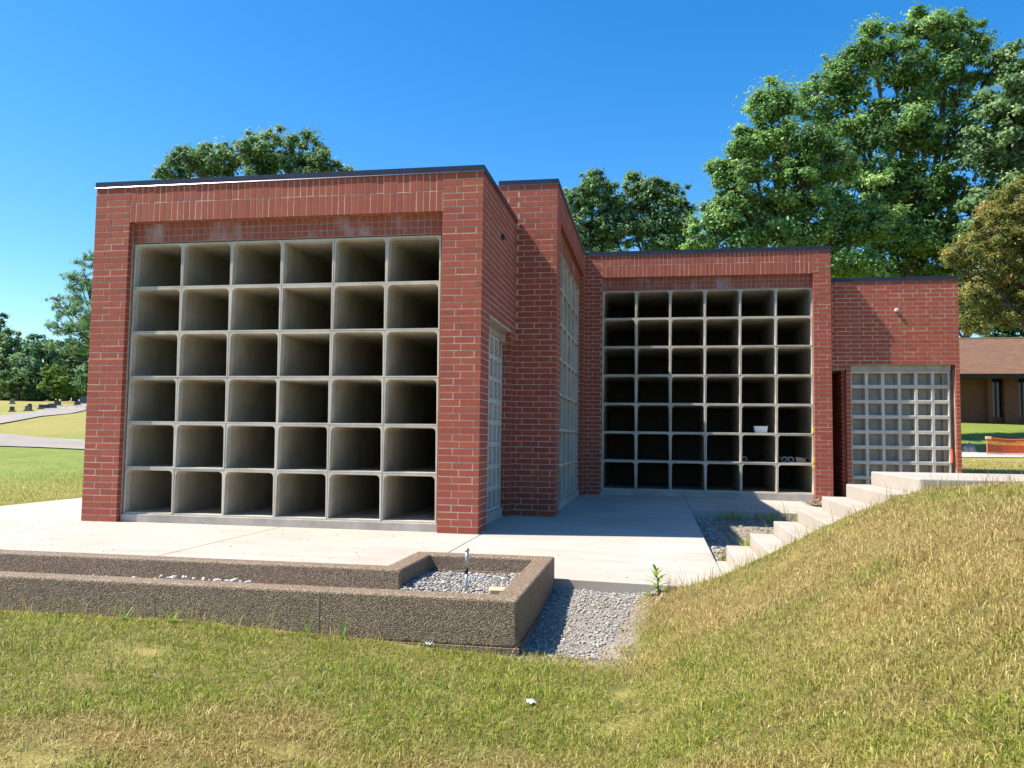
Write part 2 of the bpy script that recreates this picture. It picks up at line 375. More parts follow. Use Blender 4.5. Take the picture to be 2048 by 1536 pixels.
me.polygons.foreach_set('use_smooth', [True]*len(me.polygons))
ground = tag(link('ground', me, MGND), kind='structure')

# ------------------------------------------------------------------ paved slab
pavement = empty('pavement'); tag(pavement, kind='structure')
def slab_z(x, y): return -.016*max(x, 0) + (.006*max(y-1, 0) if x > .5 else 0)
def panel(x0, x1, y0, y1, name='slab_panel'):
    j = .006; x0 += j; x1 -= j; y0 += j; y1 -= j
    g = Geo(); c = [(x0, y0), (x1, y0), (x1, y1), (x0, y1)]
    g.add([(x, y, -.34) for x, y in c] + [(x, y, slab_z(x, y)) for x, y in c],
          [(0, 3, 2, 1), (4, 5, 6, 7), (0, 1, 5, 4), (1, 2, 6, 5), (2, 3, 7, 6), (3, 0, 4, 7)])
    o = g.build(name, MSLAB, pavement, .006); return o
for a in ((-9.42, -6.1, -4.16, 1.9), (-9.42, -6.1, 1.9, 8.5), (-6.1, -3.05, -4.16, 0.3), (-3.05, 0.04, -4.16, 0.3),
          (0.04, 3.2, -3.2, 2.72), (0.04, 3.2, 2.72, 8.95), (3.2, 6.95, 5.65, 8.95), (3.2, 5.2, -3.2, -1.32), (-.6, .04, .3, 2.95), (6.95, 9.4, 5.65, 9.6)):
    panel(*a)

# ------------------------------------------------------------------ bricks
CH, MOD, JT, BD = .1016, .3048, .0115, .092
_bm = {}
def brick_mesh(w, h, d=BD):
    k = (round(w, 3), round(h, 3), round(d, 3))
    if k not in _bm:
        c = .004; x, z = w/2, h/2; g = Geo()
        v = [(-x+c, 0, -z+c), (x-c, 0, -z+c), (x-c, 0, z-c), (-x+c, 0, z-c), (-x, c, -z), (x, c, -z), (x, c, z), (-x, c, z), (-x, d, -z), (x, d, -z), (x, d, z), (-x, d, z)]
        g.add(v, [(0, 1, 2, 3), (0, 4, 5, 1), (1, 5, 6, 2), (2, 6, 7, 3), (3, 7, 4, 0), (4, 8, 9, 5), (5, 9, 10, 6), (6, 10, 11, 7), (7, 11, 8, 4)])
        _bm[k] = g
    return _bm[k], k
_bd = {}
def brick_data(k, mat):
    if (k, mat.name) not in _bd:
        me = _bm[k].mesh('brick'); me.materials.append(mat); _bd[(k, mat.name)] = me
    return _bd[(k, mat.name)]
rb = random.Random(3)
class Face:
    """A wall plane: origin O, axis U ('x' or 'y'); outward normal -y (front) or +x (side)."""
    def __init__(s, kind, off): s.kind = kind; s.off = off
    def pos(s, u, z, dep=0.):
        return (u, s.off+dep, z) if s.kind == 'front' else (s.off-dep, u, z)
    @property
    def rot(s): return 0. if s.kind == 'front' else math.pi/2
def put_brick(face, ua, ub, za, zb, parent=None, stuff=None, mat=MB_, dep=0., name='brick', depth=BD):
    w, h = ub-ua, zb-za
    if w < .03 or h < .02: return
    g, k = brick_mesh(w, h, depth); j = rb.uniform(-.0022, .0022); p = face.pos((ua+ub)/2, (za+zb)/2, dep+j); tw = rb.uniform(-.004, .004)
    if stuff is None:
        o = bpy.data.objects.new(name, brick_data(k, mat)); COL.objects.link(o); o.location = p; o.rotation_euler = (0, rb.uniform(-.002, .002), face.rot+tw); o.parent = parent
    else:
        a = face.rot + tw; ca, sa = math.cos(a), math.sin(a)
        stuff.add([(p[0]+x*ca-y*sa, p[1]+x*sa+y*ca, p[2]+z) for x, y, z in g.v], g.f, rb.uniform(.001, .999))
def lay(face, u0, u1, z0, z1, anchor, off_even, off_odd, parent=None, stuff=None, skip_hi_odd=False, skip_lo_even=False, skip_lo_odd=False, mat=MB_, dep=0., k0=None, holes=()):
    k = int(round(z0/CH)) if k0 is None else k0
    z = z0
    while z < z1-.02:
        zt = min(z+CH, z1); off = off_odd if k % 2 else off_even
        n0 = math.floor((u0-anchor-off)/MOD)-1; u = anchor+off+n0*MOD
        while u < u1-1e-4:
            a, b = max(u, u0), min(u+MOD, u1)
            if b-a > .03:
                lo = a <= u0+1e-4; hi = b >= u1-1e-4
                skip = (hi and k % 2 and skip_hi_odd) or (lo and k % 2 == 0 and skip_lo_even) or (lo and k % 2 and skip_lo_odd)
                zc = z + CH/2
                for (h0, h1, hz0, hz1) in holes:
                    if a >= h0-.02 and b <= h1+.02 and hz0 < zc < hz1: skip = True
                if not skip:
                    put_brick(face, a+(0 if lo else JT/2), b-(0 if hi else JT/2), z+JT/2, zt-JT/2, parent, stuff, mat, dep)
            u += MOD
        z += CH; k += 1

HA, HB_ = 52*CH, 59*CH
D1, XB, YC, XCR, YD, XDR = 2.946, .7434, 8.84, 6.64, 9.247, 9.60
REC = .13
maus = empty('mausoleum', (0, 0, 0))
tag(maus, 'red brick mausoleum with rows of open concrete crypts and dark metal roof edge', 'mausoleum')
stuffg = Geo(); stuffe = Geo()          # bricks beyond the individually built ones
FA = Face('front', 0.); FAs = Face('side', 0.); FB = Face('front', D1); FBs = Face('side', XB); FC = Face('front', YC); FD = Face('front', YD)

def mortar(name, x0, x1, y0, y1, z0, z1): return Geo().box(x0, x1, y0, y1, z0, z1).build(name, MMD if name == 'header_band' else MMO, maus)
R = .0035
# --- block A : left pier, right pier (individual bricks)
pierL = mortar('brick_pier', -6.344+R, -5.7344-R, R, .55, 0, HA)
lay(FA, -6.344, -5.7344, 0, HA, -6.344, 0, .2032, parent=pierL)
pierR = mortar('brick_pier', -.6096+R, -R, R, .55, 0, HA)
lay(FA, -.6096, 0, 0, HA, -.6096, 0, .2032, parent=pierR, skip_hi_odd=True)
# soldiers and recessed header band above the crypts of A
def soldiers(face, u0, u1, zs, ztop, parent, stuff, z_mid):
    n = int(round((u1-u0)/CH)); p = (u1-u0)/n
    for i in range(n):
        a, b = u0+i*p, u0+(i+1)*p
        put_brick(face, a+JT/2, b-JT/2, zs, z_mid-JT/2, parent, stuff, MB_, 0, 'soldier_brick')
        put_brick(face, a+JT/2, b-JT/2, z_mid+JT/2, ztop, parent, stuff, MB_, 0, 'soldier_brick')
def headers(face, u0, u1, z0, z1, parent, stuff, dep):
    n = int(round((u1-u0)/CH)); p = (u1-u0)/n; h = (z1-z0)/3
    for r in range(3):
        for i in range(n):
            a, b = u0+i*p, u0+(i+1)*p
            put_brick(face, a+JT/2, b-JT/2, z0+r*h+JT/2, z0+(r+1)*h-JT/2, parent, stuff, MBE, dep, 'header_brick', .03)
so = mortar('soldier_course', -5.73, -.61, R, .40, 4.715, HA)
soldiers(FA, -5.73, -.61, 4.712, HA, so, None, 5.017)
hb = mortar('header_band', -5.73, -.61, REC-.02+R, .40, 4.40, 4.713)
headers(FA, -5.73, -.61, 4.402, 4.712, hb, None, REC-.02)
# --- block A right side
mortar('brick_wall', -.5, -R, .56, D1+.02, 3.22, HA)
lay(FAs, 0, D1, 3.2512, HA, 0, .1016, 0, stuff=stuffg, skip_lo_even=True, k0=32)
mortar('brick_pier', -.55, -R, .551, .575, 0, 3.22)
lay(FAs, 0, .57, 0, 3.2512, 0, .1016, 0, stuff=stuffg, skip_lo_even=True, k0=0)
mortar('corbel', -.3, -R, 2.46, D1+.02, 3.05, 3.22)
lay(FAs, 2.45, D1, 3.048, 3.2512, 0, .1016, 0, stuff=stuffg, k0=30)
mortar('brick_pier', -.4, -.05-R, 2.75+R, D1+.02, 0, 3.05)
lay(Face('front', 2.75), -.24, -.05, 0, 3.048, -.24, .0, .0882, stuff=stuffg)
lay(Face('side', -.05), 2.75+.1016, D1, 0, 3.048, 2.75, .1016, 0.0508, stuff=stuffg)
# --- block B
mortar('brick_wall', -.355, XB-R, D1+R, D1+.5, 0, HB_)
lay(FB, -.05, XB, 0, 3.048, XB-.6096, 0, .2032, stuff=stuffg, skip_hi_odd=True)
lay(FB, -.355, 0, HA-2*CH, HB_, XB-.6096, 0, .2032, stuff=stuffg, k0=50)
lay(FB, 0, XB, 3.048, HB_, XB-.6096, 0, .2032, stuff=stuffg, skip_hi_odd=True, k0=30)
mortar('brick_pier', .35, XB-R, D1+.5, 3.49-R, 0, HB_)
lay(FBs, D1, 3.49, 0, HB_, D1, .1016, 0, stuff=stuffg, skip_lo_even=True)
mortar('brick_pier', .35, XB-R, 8.585+R, YC+.02, 0, HB_)
lay(FBs, 8.58+.1016, YC, 0, HB_, 8.58, .1016, .0508, stuff=stuffg)
lay(Face('front', 8.58), XB-.3, XB, 0, 5.43, XB-.3, 0, .2032, stuff=stuffg)
mortar('soldier_course', .35, XB-R, 3.49, 8.585, 5.43, HB_)
soldiers(FBs, 3.49, 8.58, 5.427, HB_, None, stuffg, 5.73)
mortar('header_band', .35, XB-REC+.02-R, 3.49, 8.585, 5.112, 5.43)
headers(FBs, 3.49, 8.58, 5.114, 5.427, None, stuffe, REC-.02)
# --- block C
mortar('brick_pier', XB-.1, 1.165-R, YC+R, YC+.5, 0, HB_)
lay(FC, XB, 1.165, 0, HB_, XB, .1016, -.1, stuff=stuffg)
mortar('brick_pier', 6.235+R, XCR-R, YC+R, YC+.5, 0, HB_)
lay(FC, 6.235, XCR, 0, HB_, 6.235, .1016, 0.0, stuff=stuffg)
mortar('soldier_course', 1.165, 6.235, YC+R, YC+.4, 5.43, HB_)
soC = mortar('soldier_course', 1.2, 6.2, YC+.05, YC+.39, 5.45, HB_-.02)
soldiers(FC, 1.165, 6.235, 5.427, HB_, soC, None, 5.73)
mortar('header_band', 1.165, 6.235, YC+REC-.02+R, YC+.4, 5.112, 5.43)
headers(FC, 1.165, 6.235, 5.114, 5.427, None, stuffe, REC-.02)
mortar('brick_wall', XCR-.4, XCR-.1, YC+.45, YD+3, 0, HB_-.1)
# --- block D
mortar('brick_wall', XCR-.02, XDR-R, YD+R, YD+.30, 3.2512, HA)
lay(FD, XCR, XDR, 3.2512, HA, XDR-.1016, 0, .1016, stuff=stuffg, k0=32)
lay(FD, XCR, 7.15, 3.1496, 3.2512, XDR-.1016, 0, .1016, stuff=stuffg, k0=31)
mortar('brick_wall', XCR-.02, 7.15-R, YD+R, YD+.30, 3.152, 3.251)
mortar('brick_pier', 7.045+R, 7.15-R, YD+R, YD+2.6, 0, 3.15)
lay(FD, 7.045, 7.15, 0, 3.1496, 7.045, 0, 0, stuff=stuffg)
lay(Face('side', 7.045), YD+.1, YD+1.2, 0, 3.1496, YD, 0, .1016, stuff=None if False else stuffg, dep=-.004)
mortar('brick_pier', 9.505+R, XDR-R, YD+R, YD+.6, 0, 3.2512)
lay(FD, 9.505, XDR, 0, 3.2512, 9.505, 0, 0, stuff=stuffg)
mortar('brick_wall', XDR-.3, XDR-R, YD+.30, YD+3, 0, HA-.02)
lay(Face('side', XDR), YD+.1016, YD+3, 0, HA, YD, 0, .1016, stuff=stuffg)
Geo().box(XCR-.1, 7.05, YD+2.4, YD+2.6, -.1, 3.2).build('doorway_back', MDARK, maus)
Geo().box(XCR, 7.04, YD+.02, YD+2.4, 3.128, 3.149).build('lintel', MBLK, maus)
# far-side and left-side closing walls, roofs
mortar('brick_wall', -6.344+R, -6.1, .56, 8.2, 0, HA)
mortar('brick_wall', -6.3, XCR, YC+3.2, YC+3.4, 0, HA-.05)
mortar('brick_wall', XCR, XDR-R, YD+2.8, YD+3.0, 0, HA-.05)
lay(Face('side', -6.344), .1, 1.0, 0, 0, 0, 0, 0, stuff=stuffg)
o = stuffg.build('brickwork', MB_, maus); o['kind'] = 'stuff'
o = stuffe.build('header_brickwork', MBE, maus); o['kind'] = 'stuff'
Geo().box(-6.32, -.03, .03, 8.2, HA+.005, HA+.03).build('roof', MROOFM, maus)
Geo().box(-.6, XB-.03, D1+.03, YC+3.3, HB_+.005, HB_+.03).build('roof', MROOFM, maus)
Geo().box(XB-.02, XCR-.03, YC+.03, YC+3.3, HB_+.005, HB_+.03).build('roof', MROOFM, maus)
Geo().box(XCR-.01, XDR-.03, YD+.03, YD+2.9, HA+.005, HA+.03).build('roof', MROOFM, maus)
# coping: fascia with a kicked-out drip lip
def coping(face, u0, u1, z, mitre_lo=0., mitre_hi=0., hgt=.094):
    prof = [(.30, z+hgt-.012), (-.013, z+hgt), (-.013, z+.008), (-.020, z-.004), (-.018, z-.006), (-.004, z+.002), (.30, z+.002)]
    g = Geo(); n = len(prof)
    def P(u, dep, zz, end): return face.pos(u, zz, dep)
    v = [P(u0 + mitre_lo*dep, dep, zz, 0) for dep, zz in prof] + [P(u1 + mitre_hi*dep, dep, zz, 1) for dep, zz in prof]
    g.add(v, [(i, (i+1) % n, n+(i+1) % n, n+i) for i in range(n)] + [tuple(range(n))[::-1], tuple(range(n, 2*n))])
    o = g.build('coping', MCOP, maus)
    l = Geo(); lip = [(-.0135, z+.009), (-.0206, z-.004), (-.0185, z-.0066), (-.011, z+.007)]; m = 4
    v = [P(u0 + mitre_lo*dep, dep, zz, 0) for dep, zz in lip] + [P(u1 + mitre_hi*dep, dep, zz, 1) for dep, zz in lip]
    l.add(v, [(i, (i+1) % m, m+(i+1) % m, m+i) for i in range(m)]); l.build('drip_edge', MLEAD, o)
coping(FA, -6.344, 0, HA, 1, -1); coping(FAs, 0, D1-.02, HA, 1, 0)
coping(FB, -.35, XB, HB_, 0, -1); coping(FBs, D1, YC-.02, HB_, 1, 0)
coping(FC, XB+.02, XCR, HB_, 0, -1); coping(Face('side', XCR), YC, YC+3.3, HB_, 1, 0)
coping(FD, XCR+.02, XDR, HA, 0, -1); coping(Face('side', XDR), YD, YD+3, HA, 1, 0)
Geo().box(-.9, -.36, D1+.3, YC, HA, HB_+.02).build('parapet', MROOFM, maus)

# ------------------------------------------------------------------ crypts
PX, PZ = .8424, .7112
def crypt_mesh(w, h, half=.022, bot=.023, top=.029, rad=.075, depth=2.9, draft=.010, reb=.085, square=False, front_d=.3):
    def prof(inset):
        x = w/2-half-inset; xt = x-draft; z0 = bot + inset*.3; z1 = h-top-inset; r = .006 if square else rad; k = 6
        p = [(-x, z0), (x, z0)]
        for i in range(k+1):
            t = (math.pi/2)*i/k; p.append((xt-r+r*math.cos(t), z1-r+r*math.sin(t)))
        for i in range(k+1):
            t = math.pi/2 + (math.pi/2)*i/k; p.append((-xt+r+r*math.cos(t), z1-r+r*math.sin(t)))
        return p
    e = .0015; ox = w/2-e
    p0, p1 = prof(0), prof(.010); n = len(p0); g = Geo()
    def outer(p):
        x, z = p
        return x, z
    # outer ring point per inner point (project to rectangle)
    outp = []
    for i, (x, z) in enumerate(p0):
        if i == 0: outp.append((-ox, 0.))
        elif i == 1: outp.append((ox, 0.))
        else:
            j = (i-2); k = 6
            if j <= k: t = j/k; outp.append((ox, h-2*e-(.05*(1-t*2)) if t < .5 else h-2*e) if t < .5 else (ox-(t-.5)*.1, h-2*e))
            else: t = (j-k-1)/k; outp.append((-ox+(.5-t)*.1, h-2*e) if t <= .5 else (-ox, h-2*e-(t-.5)*.1))
    outp = [(x, z) for x, z in outp]
    c = .007
    rings = [[(x, .25, z) for x, z in outp], [(x, 0, z) for x, z in outp], [(x*.999, 0, z) for x, z in [((1-0)*px, pz) for px, pz in [(p[0]*1.0 + (0.006 if p[0] > 0 else -.006), p[1]) for p in p0]]],
             [(x, c, z) for x, z in p0], [(x, reb, z) for x, z in p0], [(x, reb+.003, z) for x, z in p1], [(x, depth, z) for x, z in p1]]
    for r in rings: g.v += [tuple(map(float, q)) for q in r]
    for a in range(len(rings)-1):
        for i in range(n):
            g.f.append((a*n+i, (a+1)*n+i, (a+1)*n+(i+1) % n, a*n+(i+1) % n)); g.t.append(0.)
    g.f.append(tuple((len(rings)-1)*n+i for i in range(n))); g.t.append(0.)
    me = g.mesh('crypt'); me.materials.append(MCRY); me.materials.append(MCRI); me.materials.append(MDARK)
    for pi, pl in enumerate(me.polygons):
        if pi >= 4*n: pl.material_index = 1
        if pi == 6*n: pl.material_index = 2  # near-black back cap: shade of the deep crypt painted on
    bm = bmesh.new(); bm.from_mesh(me); bmesh.ops.recalc_face_normals(bm, faces=bm.faces); bm.to_mesh(me); bm.free(); return me
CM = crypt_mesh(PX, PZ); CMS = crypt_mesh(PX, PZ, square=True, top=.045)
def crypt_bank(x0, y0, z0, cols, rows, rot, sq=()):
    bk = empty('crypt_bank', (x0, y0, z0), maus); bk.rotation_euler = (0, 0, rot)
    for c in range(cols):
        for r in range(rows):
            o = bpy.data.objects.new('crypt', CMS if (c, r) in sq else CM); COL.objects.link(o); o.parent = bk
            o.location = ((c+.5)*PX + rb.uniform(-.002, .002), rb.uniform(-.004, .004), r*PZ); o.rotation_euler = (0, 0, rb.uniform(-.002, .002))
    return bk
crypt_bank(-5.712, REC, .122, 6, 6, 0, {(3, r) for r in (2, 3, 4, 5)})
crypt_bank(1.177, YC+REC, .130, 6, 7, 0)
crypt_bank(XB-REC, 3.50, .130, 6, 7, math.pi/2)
def sill(x0, x1, y0, y1, z): return Geo().box(x0, x1, y0, y1, -.1, z).build('sill', MSILL, maus, .006)
sill(-5.728, -.612, REC-.045, .6, .120); sill(1.168, 6.232, YC+REC-.045, YC+.6, .128); sill(XB-.6, XB-REC+.045, 3.495, 8.578, .128)
# ------------------------------------------------------------------ urn niches
def niche_mesh(w, h, ow, oh, dep):
    g = Geo(); x, xo = w/2-.001, ow/2; z0 = (h-oh)/2; z1 = z0+oh; zt = h-.002; c = .006
    A = [(-x, 0), (x, 0), (x, zt), (-x, zt)]; B = [(-xo-c, z0-c), (xo+c, z0-c), (xo+c, z1+c), (-xo-c, z1+c)]; C_ = [(-xo, z0), (xo, z0), (xo, z1), (-xo, z1)]; D_ = [(-xo+.012, z0+.008), (xo-.012, z0+.008), (xo-.012, z1-.008), (-xo+.012, z1-.008)]
    rings = [[(a, .2, b) for a, b in A], [(a, 0, b) for a, b in A], [(a, 0, b) for a, b in B], [(a, c, b) for a, b in C_], [(a, dep, b) for a, b in D_]]
    for r in rings: g.v += r
    for a in range(4):
        for i in range(4): g.f.append((a*4+i, (a+1)*4+i, (a+1)*4+(i+1) % 4, a*4+(i+1) % 4)); g.t.append(0.)
    g.f.append((16, 17, 18, 19)); g.t.append(0.)
    me = g.mesh('niche'); me.materials.append(MNIC)
    bm = bmesh.new(); bm.from_mesh(me); bmesh.ops.recalc_face_normals(bm, faces=bm.faces); bm.to_mesh(me); bm.free(); return me
NM = niche_mesh(.374, .3665, .302, .284, .30)
hole_me = Geo().tube([(0, 0, 0), (0, .008, 0)], .012, 8).mesh('drain_hole'); hole_me.materials.append(MDARK)
def niche_bank(x0, y0, z0, cols, rows, rot, p=.374):
    bk = empty('niche_bank', (x0, y0, z0), maus); bk.rotation_euler = (0, 0, rot)
    for c in range(cols):
        for r in range(rows):
            o = bpy.data.objects.new('niche', NM); COL.objects.link(o); o.parent = bk; o.scale = (p/.374, 1, 1)
            o.location = ((c+.5)*p, rb.uniform(-.003, .003), r*.3665)
            h = bpy.data.objects.new('drain_hole', hole_me); COL.objects.link(h); h.parent = bk; h.location = ((c+.5)*p-.05, .293, r*.3665+.19)
    return bk
niche_bank(7.165, YD+.12, .165, 6, 8, 0); niche_bank(-.2, .51, .165, 6, 8, math.pi/2, .37)
Geo().box(7.16, 9.42, YD+.105, YD+.6, -.1, .163).build('sill', MSILL, maus)
for i in range(7):
    a = 7.152+i*.37 - (.15 if i else 0); b = min(7.152+(i+1)*.37-.15-.01, 9.43)
    Geo().box(a, b, YD+.10, YD+.4, 3.103, 3.247).build('concrete_block', MBLK, maus, .004)
Geo().box(7.155, 9.43, YD+.107, YD+.41, 3.100, 3.249).build('block_mortar', MMO, maus)
Geo().box(-.6, -.17, .575, 2.745, -.1, .160).build('sill', MSILL, maus, .005)
Geo().box(-.6, -.19, .575, 2.745, 3.103, 3.216).build('filler_band', MBLK, maus)
Geo().box(-.32, -.004, .58, 2.44, 3.222, 3.232).build('lintel', MLINT, maus)
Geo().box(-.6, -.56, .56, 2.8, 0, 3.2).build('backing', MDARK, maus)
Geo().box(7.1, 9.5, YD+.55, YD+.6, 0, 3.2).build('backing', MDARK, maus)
# vent stubs
v = Geo().box(8.175, 8.245, YD-.065, YD+.05, 4.535, 4.605).build('vent_pipe', MWHITE, maus, .008)
Geo().box(8.195, 8.225, YD-.067, YD-.064, 4.555, 4.585).build('vent_opening', MPVC, v)
p = on_plane(1004, 474, 0, 0.0)
Geo().box(-.03, .045, p[1]-.06, p[1]+.06, p[2]-.035, p[2]+.035).build('scupper', MDARK, maus, .004)

# ------------------------------------------------------------------ stairs and walkway
stairs = empty('concrete_stairs', (3.31, -3.2, 0)); tag(stairs, 'pale concrete steps climbing right past the grassy bank', 'stairs')
for k in range(6):
    g = Geo().box(.27*k, .27*k+(.27+.04 if k < 5 else .27), 0, 1.76, -.3, .15*(k+1)-.002*0)
    if k: pass
    g = Geo().box(.27*k, .27*(k+1)-.001, 0, 1.76, -.3, .15*(k+1)); g.build('step', MSTEP, stairs, .012)
wk = empty('walkway', (4.93, -3.2, 0)); tag(wk, kind='structure')
for i in range(4):
    Geo().box(i*2.6+.004, (i+1)*2.6-.004, 0, 1.76, .72, 1.05+.012*i).build('slab_panel', MSTEP, wk, .012)

# ------------------------------------------------------------------ planter
planter = empty('planter', (1.49, -5.46, 0)); tag(planter, 'long low exposed aggregate planter wall in front of the slab', 'planter')
def ring_prism(outer, inner, z0, z1):
    bm = bmesh.new(); n = len(outer)
    for z in (z0, z1):
        for p in outer + inner: bm.verts.new((p[0], p[1], z))
    bm.verts.ensure_lookup_table(); V = bm.verts
    T = 2*n
    for i in range(n):
        j = (i+1) % n
        bm.faces.new((V[T+i], V[T+j], V[T+n+j], V[T+n+i])); bm.faces.new((V[i], V[n+i], V[n+j], V[j]))
        bm.faces.new((V[i], V[j], V[T+j], V[T+i])); bm.faces.new((V[n+i], V[T+n+i], V[T+n+j], V[n+j]))
    bmesh.ops.recalc_face_normals(bm, faces=bm.faces)
    me = bpy.data.meshes.new('planter_wall'); bm.to_mesh(me); bm.free(); return me
t_ = .19
out = [(-14, -5.46), (1.49, -5.46), (1.49, -3.215), (.06, -3.215), (.06, -4.175), (-14, -4.175)]
inn = [(-14+t_, -5.46+t_), (1.49-t_, -5.46+t_), (1.49-t_, -3.215-t_), (.06+t_, -3.215-t_), (.06+t_, -4.175-t_), (-14+t_, -4.175-t_)]
sh = lambda P: [(a-1.49, b+5.46) for a, b in P]
o = link('planter_wall', ring_prism(sh(out), sh(inn), -.155, .2), MAGG, planter)
md = o.modifiers.new('bevel', 'BEVEL'); md.width = .022; md.segments = 3; md.limit_method = 'ANGLE'
grow = lambda P, s: P
out2 = [(-14, -5.475), (1.503, -5.475), (1.503, -3.22), (.05, -3.22), (.05, -4.18), (-14, -4.18)]
inn2 = [(-14+t_, -5.46+t_+.015), (1.49-t_-.012, -5.46+t_+.015), (1.49-t_-.012, -3.215-t_-.012), (.06+t_+.012, -3.215-t_-.012), (.06+t_+.012, -4.175-t_-.012), (-14+t_, -4.175-t_-.012)]
link('footing', ring_prism(sh(out2), sh(inn2), -.5, -.150), MAGG, planter)
# inner lower pour line of the bay
for (x0, x1, y0, y1) in ((.24, 1.31, -3.42, -3.40),):
    Geo().box(x0-1.49, x1-1.49, y0+5.46, y1+5.46, -.1, .055).build('pour_ledge', MAGG, planter, .004)
for x in (-3.6, -.05, -7.2):
    Geo().box(x-1.49-.004, x-1.49+.004, -.0025, .05, -.15, .182).build('control_joint', MSOIL, planter)
soilg = Geo(); soilg.add([(-13.8, -5.28, .02), (1.31, -5.28, 0.0), (1.31, -3.39, 0.0), (.24, -3.39, 0.0), (.24, -4.355, 0.0), (-13.8, -4.355, .02)], [(0, 1, 2, 3, 4, 5)])
tag(soilg.build('planter_soil', MSOIL), kind='structure')

# ------------------------------------------------------------------ loose stones
def ico():
    bm = bmesh.new(); bmesh.ops.create_icosphere(bm, subdivisions=1, radius=1); v = np.array([x.co[:] for x in bm.verts]); f = np.array([[a.index for a in q.verts] for q in bm.faces]); bm.free(); return v, f
IV, IF = ico()
def stones(name, pts, smin, smax, mat, seed=1, flat=.65):
    r = np.random.default_rng(seed); n = len(pts); k = len(IV)
    s = r.uniform(smin, smax, n)**1.0; s *= np.where(r.random(n) < .08, 1.6, 1)
    sc = np.stack([s*r.uniform(.7, 1.4, n), s*r.uniform(.6, 1.1, n), s*flat*r.uniform(.7, 1.3, n)], -1)
    a = r.uniform(0, 2*np.pi, n); tl = r.uniform(-.6, .6, n)
    V = IV[None]*(1+r.uniform(-.28, .28, (n, k, 1)))*sc[:, None]
    x, y, z = V[..., 0], V[..., 1], V[..., 2]
    y, z = y*np.cos(tl)[:, None]-z*np.sin(tl)[:, None], y*np.sin(tl)[:, None]+z*np.cos(tl)[:, None]
    x, y = x*np.cos(a)[:, None]-y*np.sin(a)[:, None], x*np.sin(a)[:, None]+y*np.cos(a)[:, None]
    V = np.stack([x, y, z], -1) + np.asarray(pts)[:, None]
    F = (IF[None] + (np.arange(n)*k)[:, None, None]).reshape(-1, 3)
    me = fast_mesh(name, V.reshape(-1, 3), F); o = link(name, me, mat); o['kind'] = 'stuff'; return o
r = np.random.default_rng(5)
def scat(n, x0, x1, y0, y1, cond=None):
    x = r.uniform(x0, x1, n); y = r.uniform(y0, y1, n)
    if cond is not None: m = cond(x, y); x, y = x[m], y[m]
    return x, y
def in_gravel(x, y): return (x < 2.08 + .14*(y+5.2) + .12*(vnoise(x, y, .3, 31)-.5)) & (x > 1.48)
x, y = scat(4800, 1.5, 2.6, -5.42, -3.2, in_gravel)
tag(stones('gravel', np.stack([x, y, ground_z(x, y)+r.uniform(-.004, .012, len(x))], -1), .005, .014, MSTONE, 11, .45), 'grey crushed stone beside the planter end', 'gravel')
x, y = scat(3600, .25, 1.3, -5.26, -3.42)
tag(stones('gravel', np.stack([x, y, .012+r.uniform(-.004, .02, len(x))+.03*vnoise(x, y, .3, 33)], -1), .006, .016, MSTONE, 12, .5), 'grey crushed stone inside the end bay of the planter', 'gravel')
x, y = scat(2600, 3.22, 6.4, -1.3, 5.62)
tag(stones('rubble', np.stack([x, y, ground_z(x, y)+.003], -1), .010, .035, MSOIL, 13), 'dark crumbled soil in the sunken bed by the steps', 'soil')
x, y = scat(420, 3.22, 6.2, 5.1, 5.6); x2, y2 = scat(260, 3.22, 3.6, -1, 5.5)
x = np.r_[x, x2]; y = np.r_[y, y2]
tag(stones('gravel', np.stack([x, y, ground_z(x, y)+.006], -1), .010, .026, MSTONE, 14), 'light stones along the edge of the sunken bed', 'gravel')
x, y = scat(1700, 1.5, 2.75, -5.4, -3.2, lambda x, y: ~in_gravel(x, y) & (x < 2.26+.17*(y+5.2)+.2*(vnoise(x, y, .3, 31)-.5)))
tag(stones('clay_clods', np.stack([x, y, ground_z(x, y)], -1), .005, .018, mat_plain('clay', (.29, .225, .155), .95), 15), 'tan clay clods at the foot of the grassy bank', 'clods')
x, y = scat(60, -2.5, -1.0, -4.80, -4.55)
tag(stones('mortar_rubble', np.stack([x, y, -.02+.13*vnoise(x, y, .35, 41)+.05], -1), .008, .024, mat_plain('pale_rubble', (.55, .52, .47), .95), 16), 'pale rubble heaped inside the long planter trough', 'rubble')
heap = Geo(); n = 26
P_ = [(-2.9+i*.1, yy, z) for i in range(n) for yy, z in ((-4.95, 0), (-4.7, .06+.03*math.sin(i*.9)*math.cos(i*.37)), (-4.42, 0))]
heap.add(P_, [(3*i+j, 3*i+3+j, 3*i+4+j, 3*i+1+j) for i in range(n-1) for j in (0, 1)])
tag(heap.build('soil_heap', MSOIL), kind='structure')

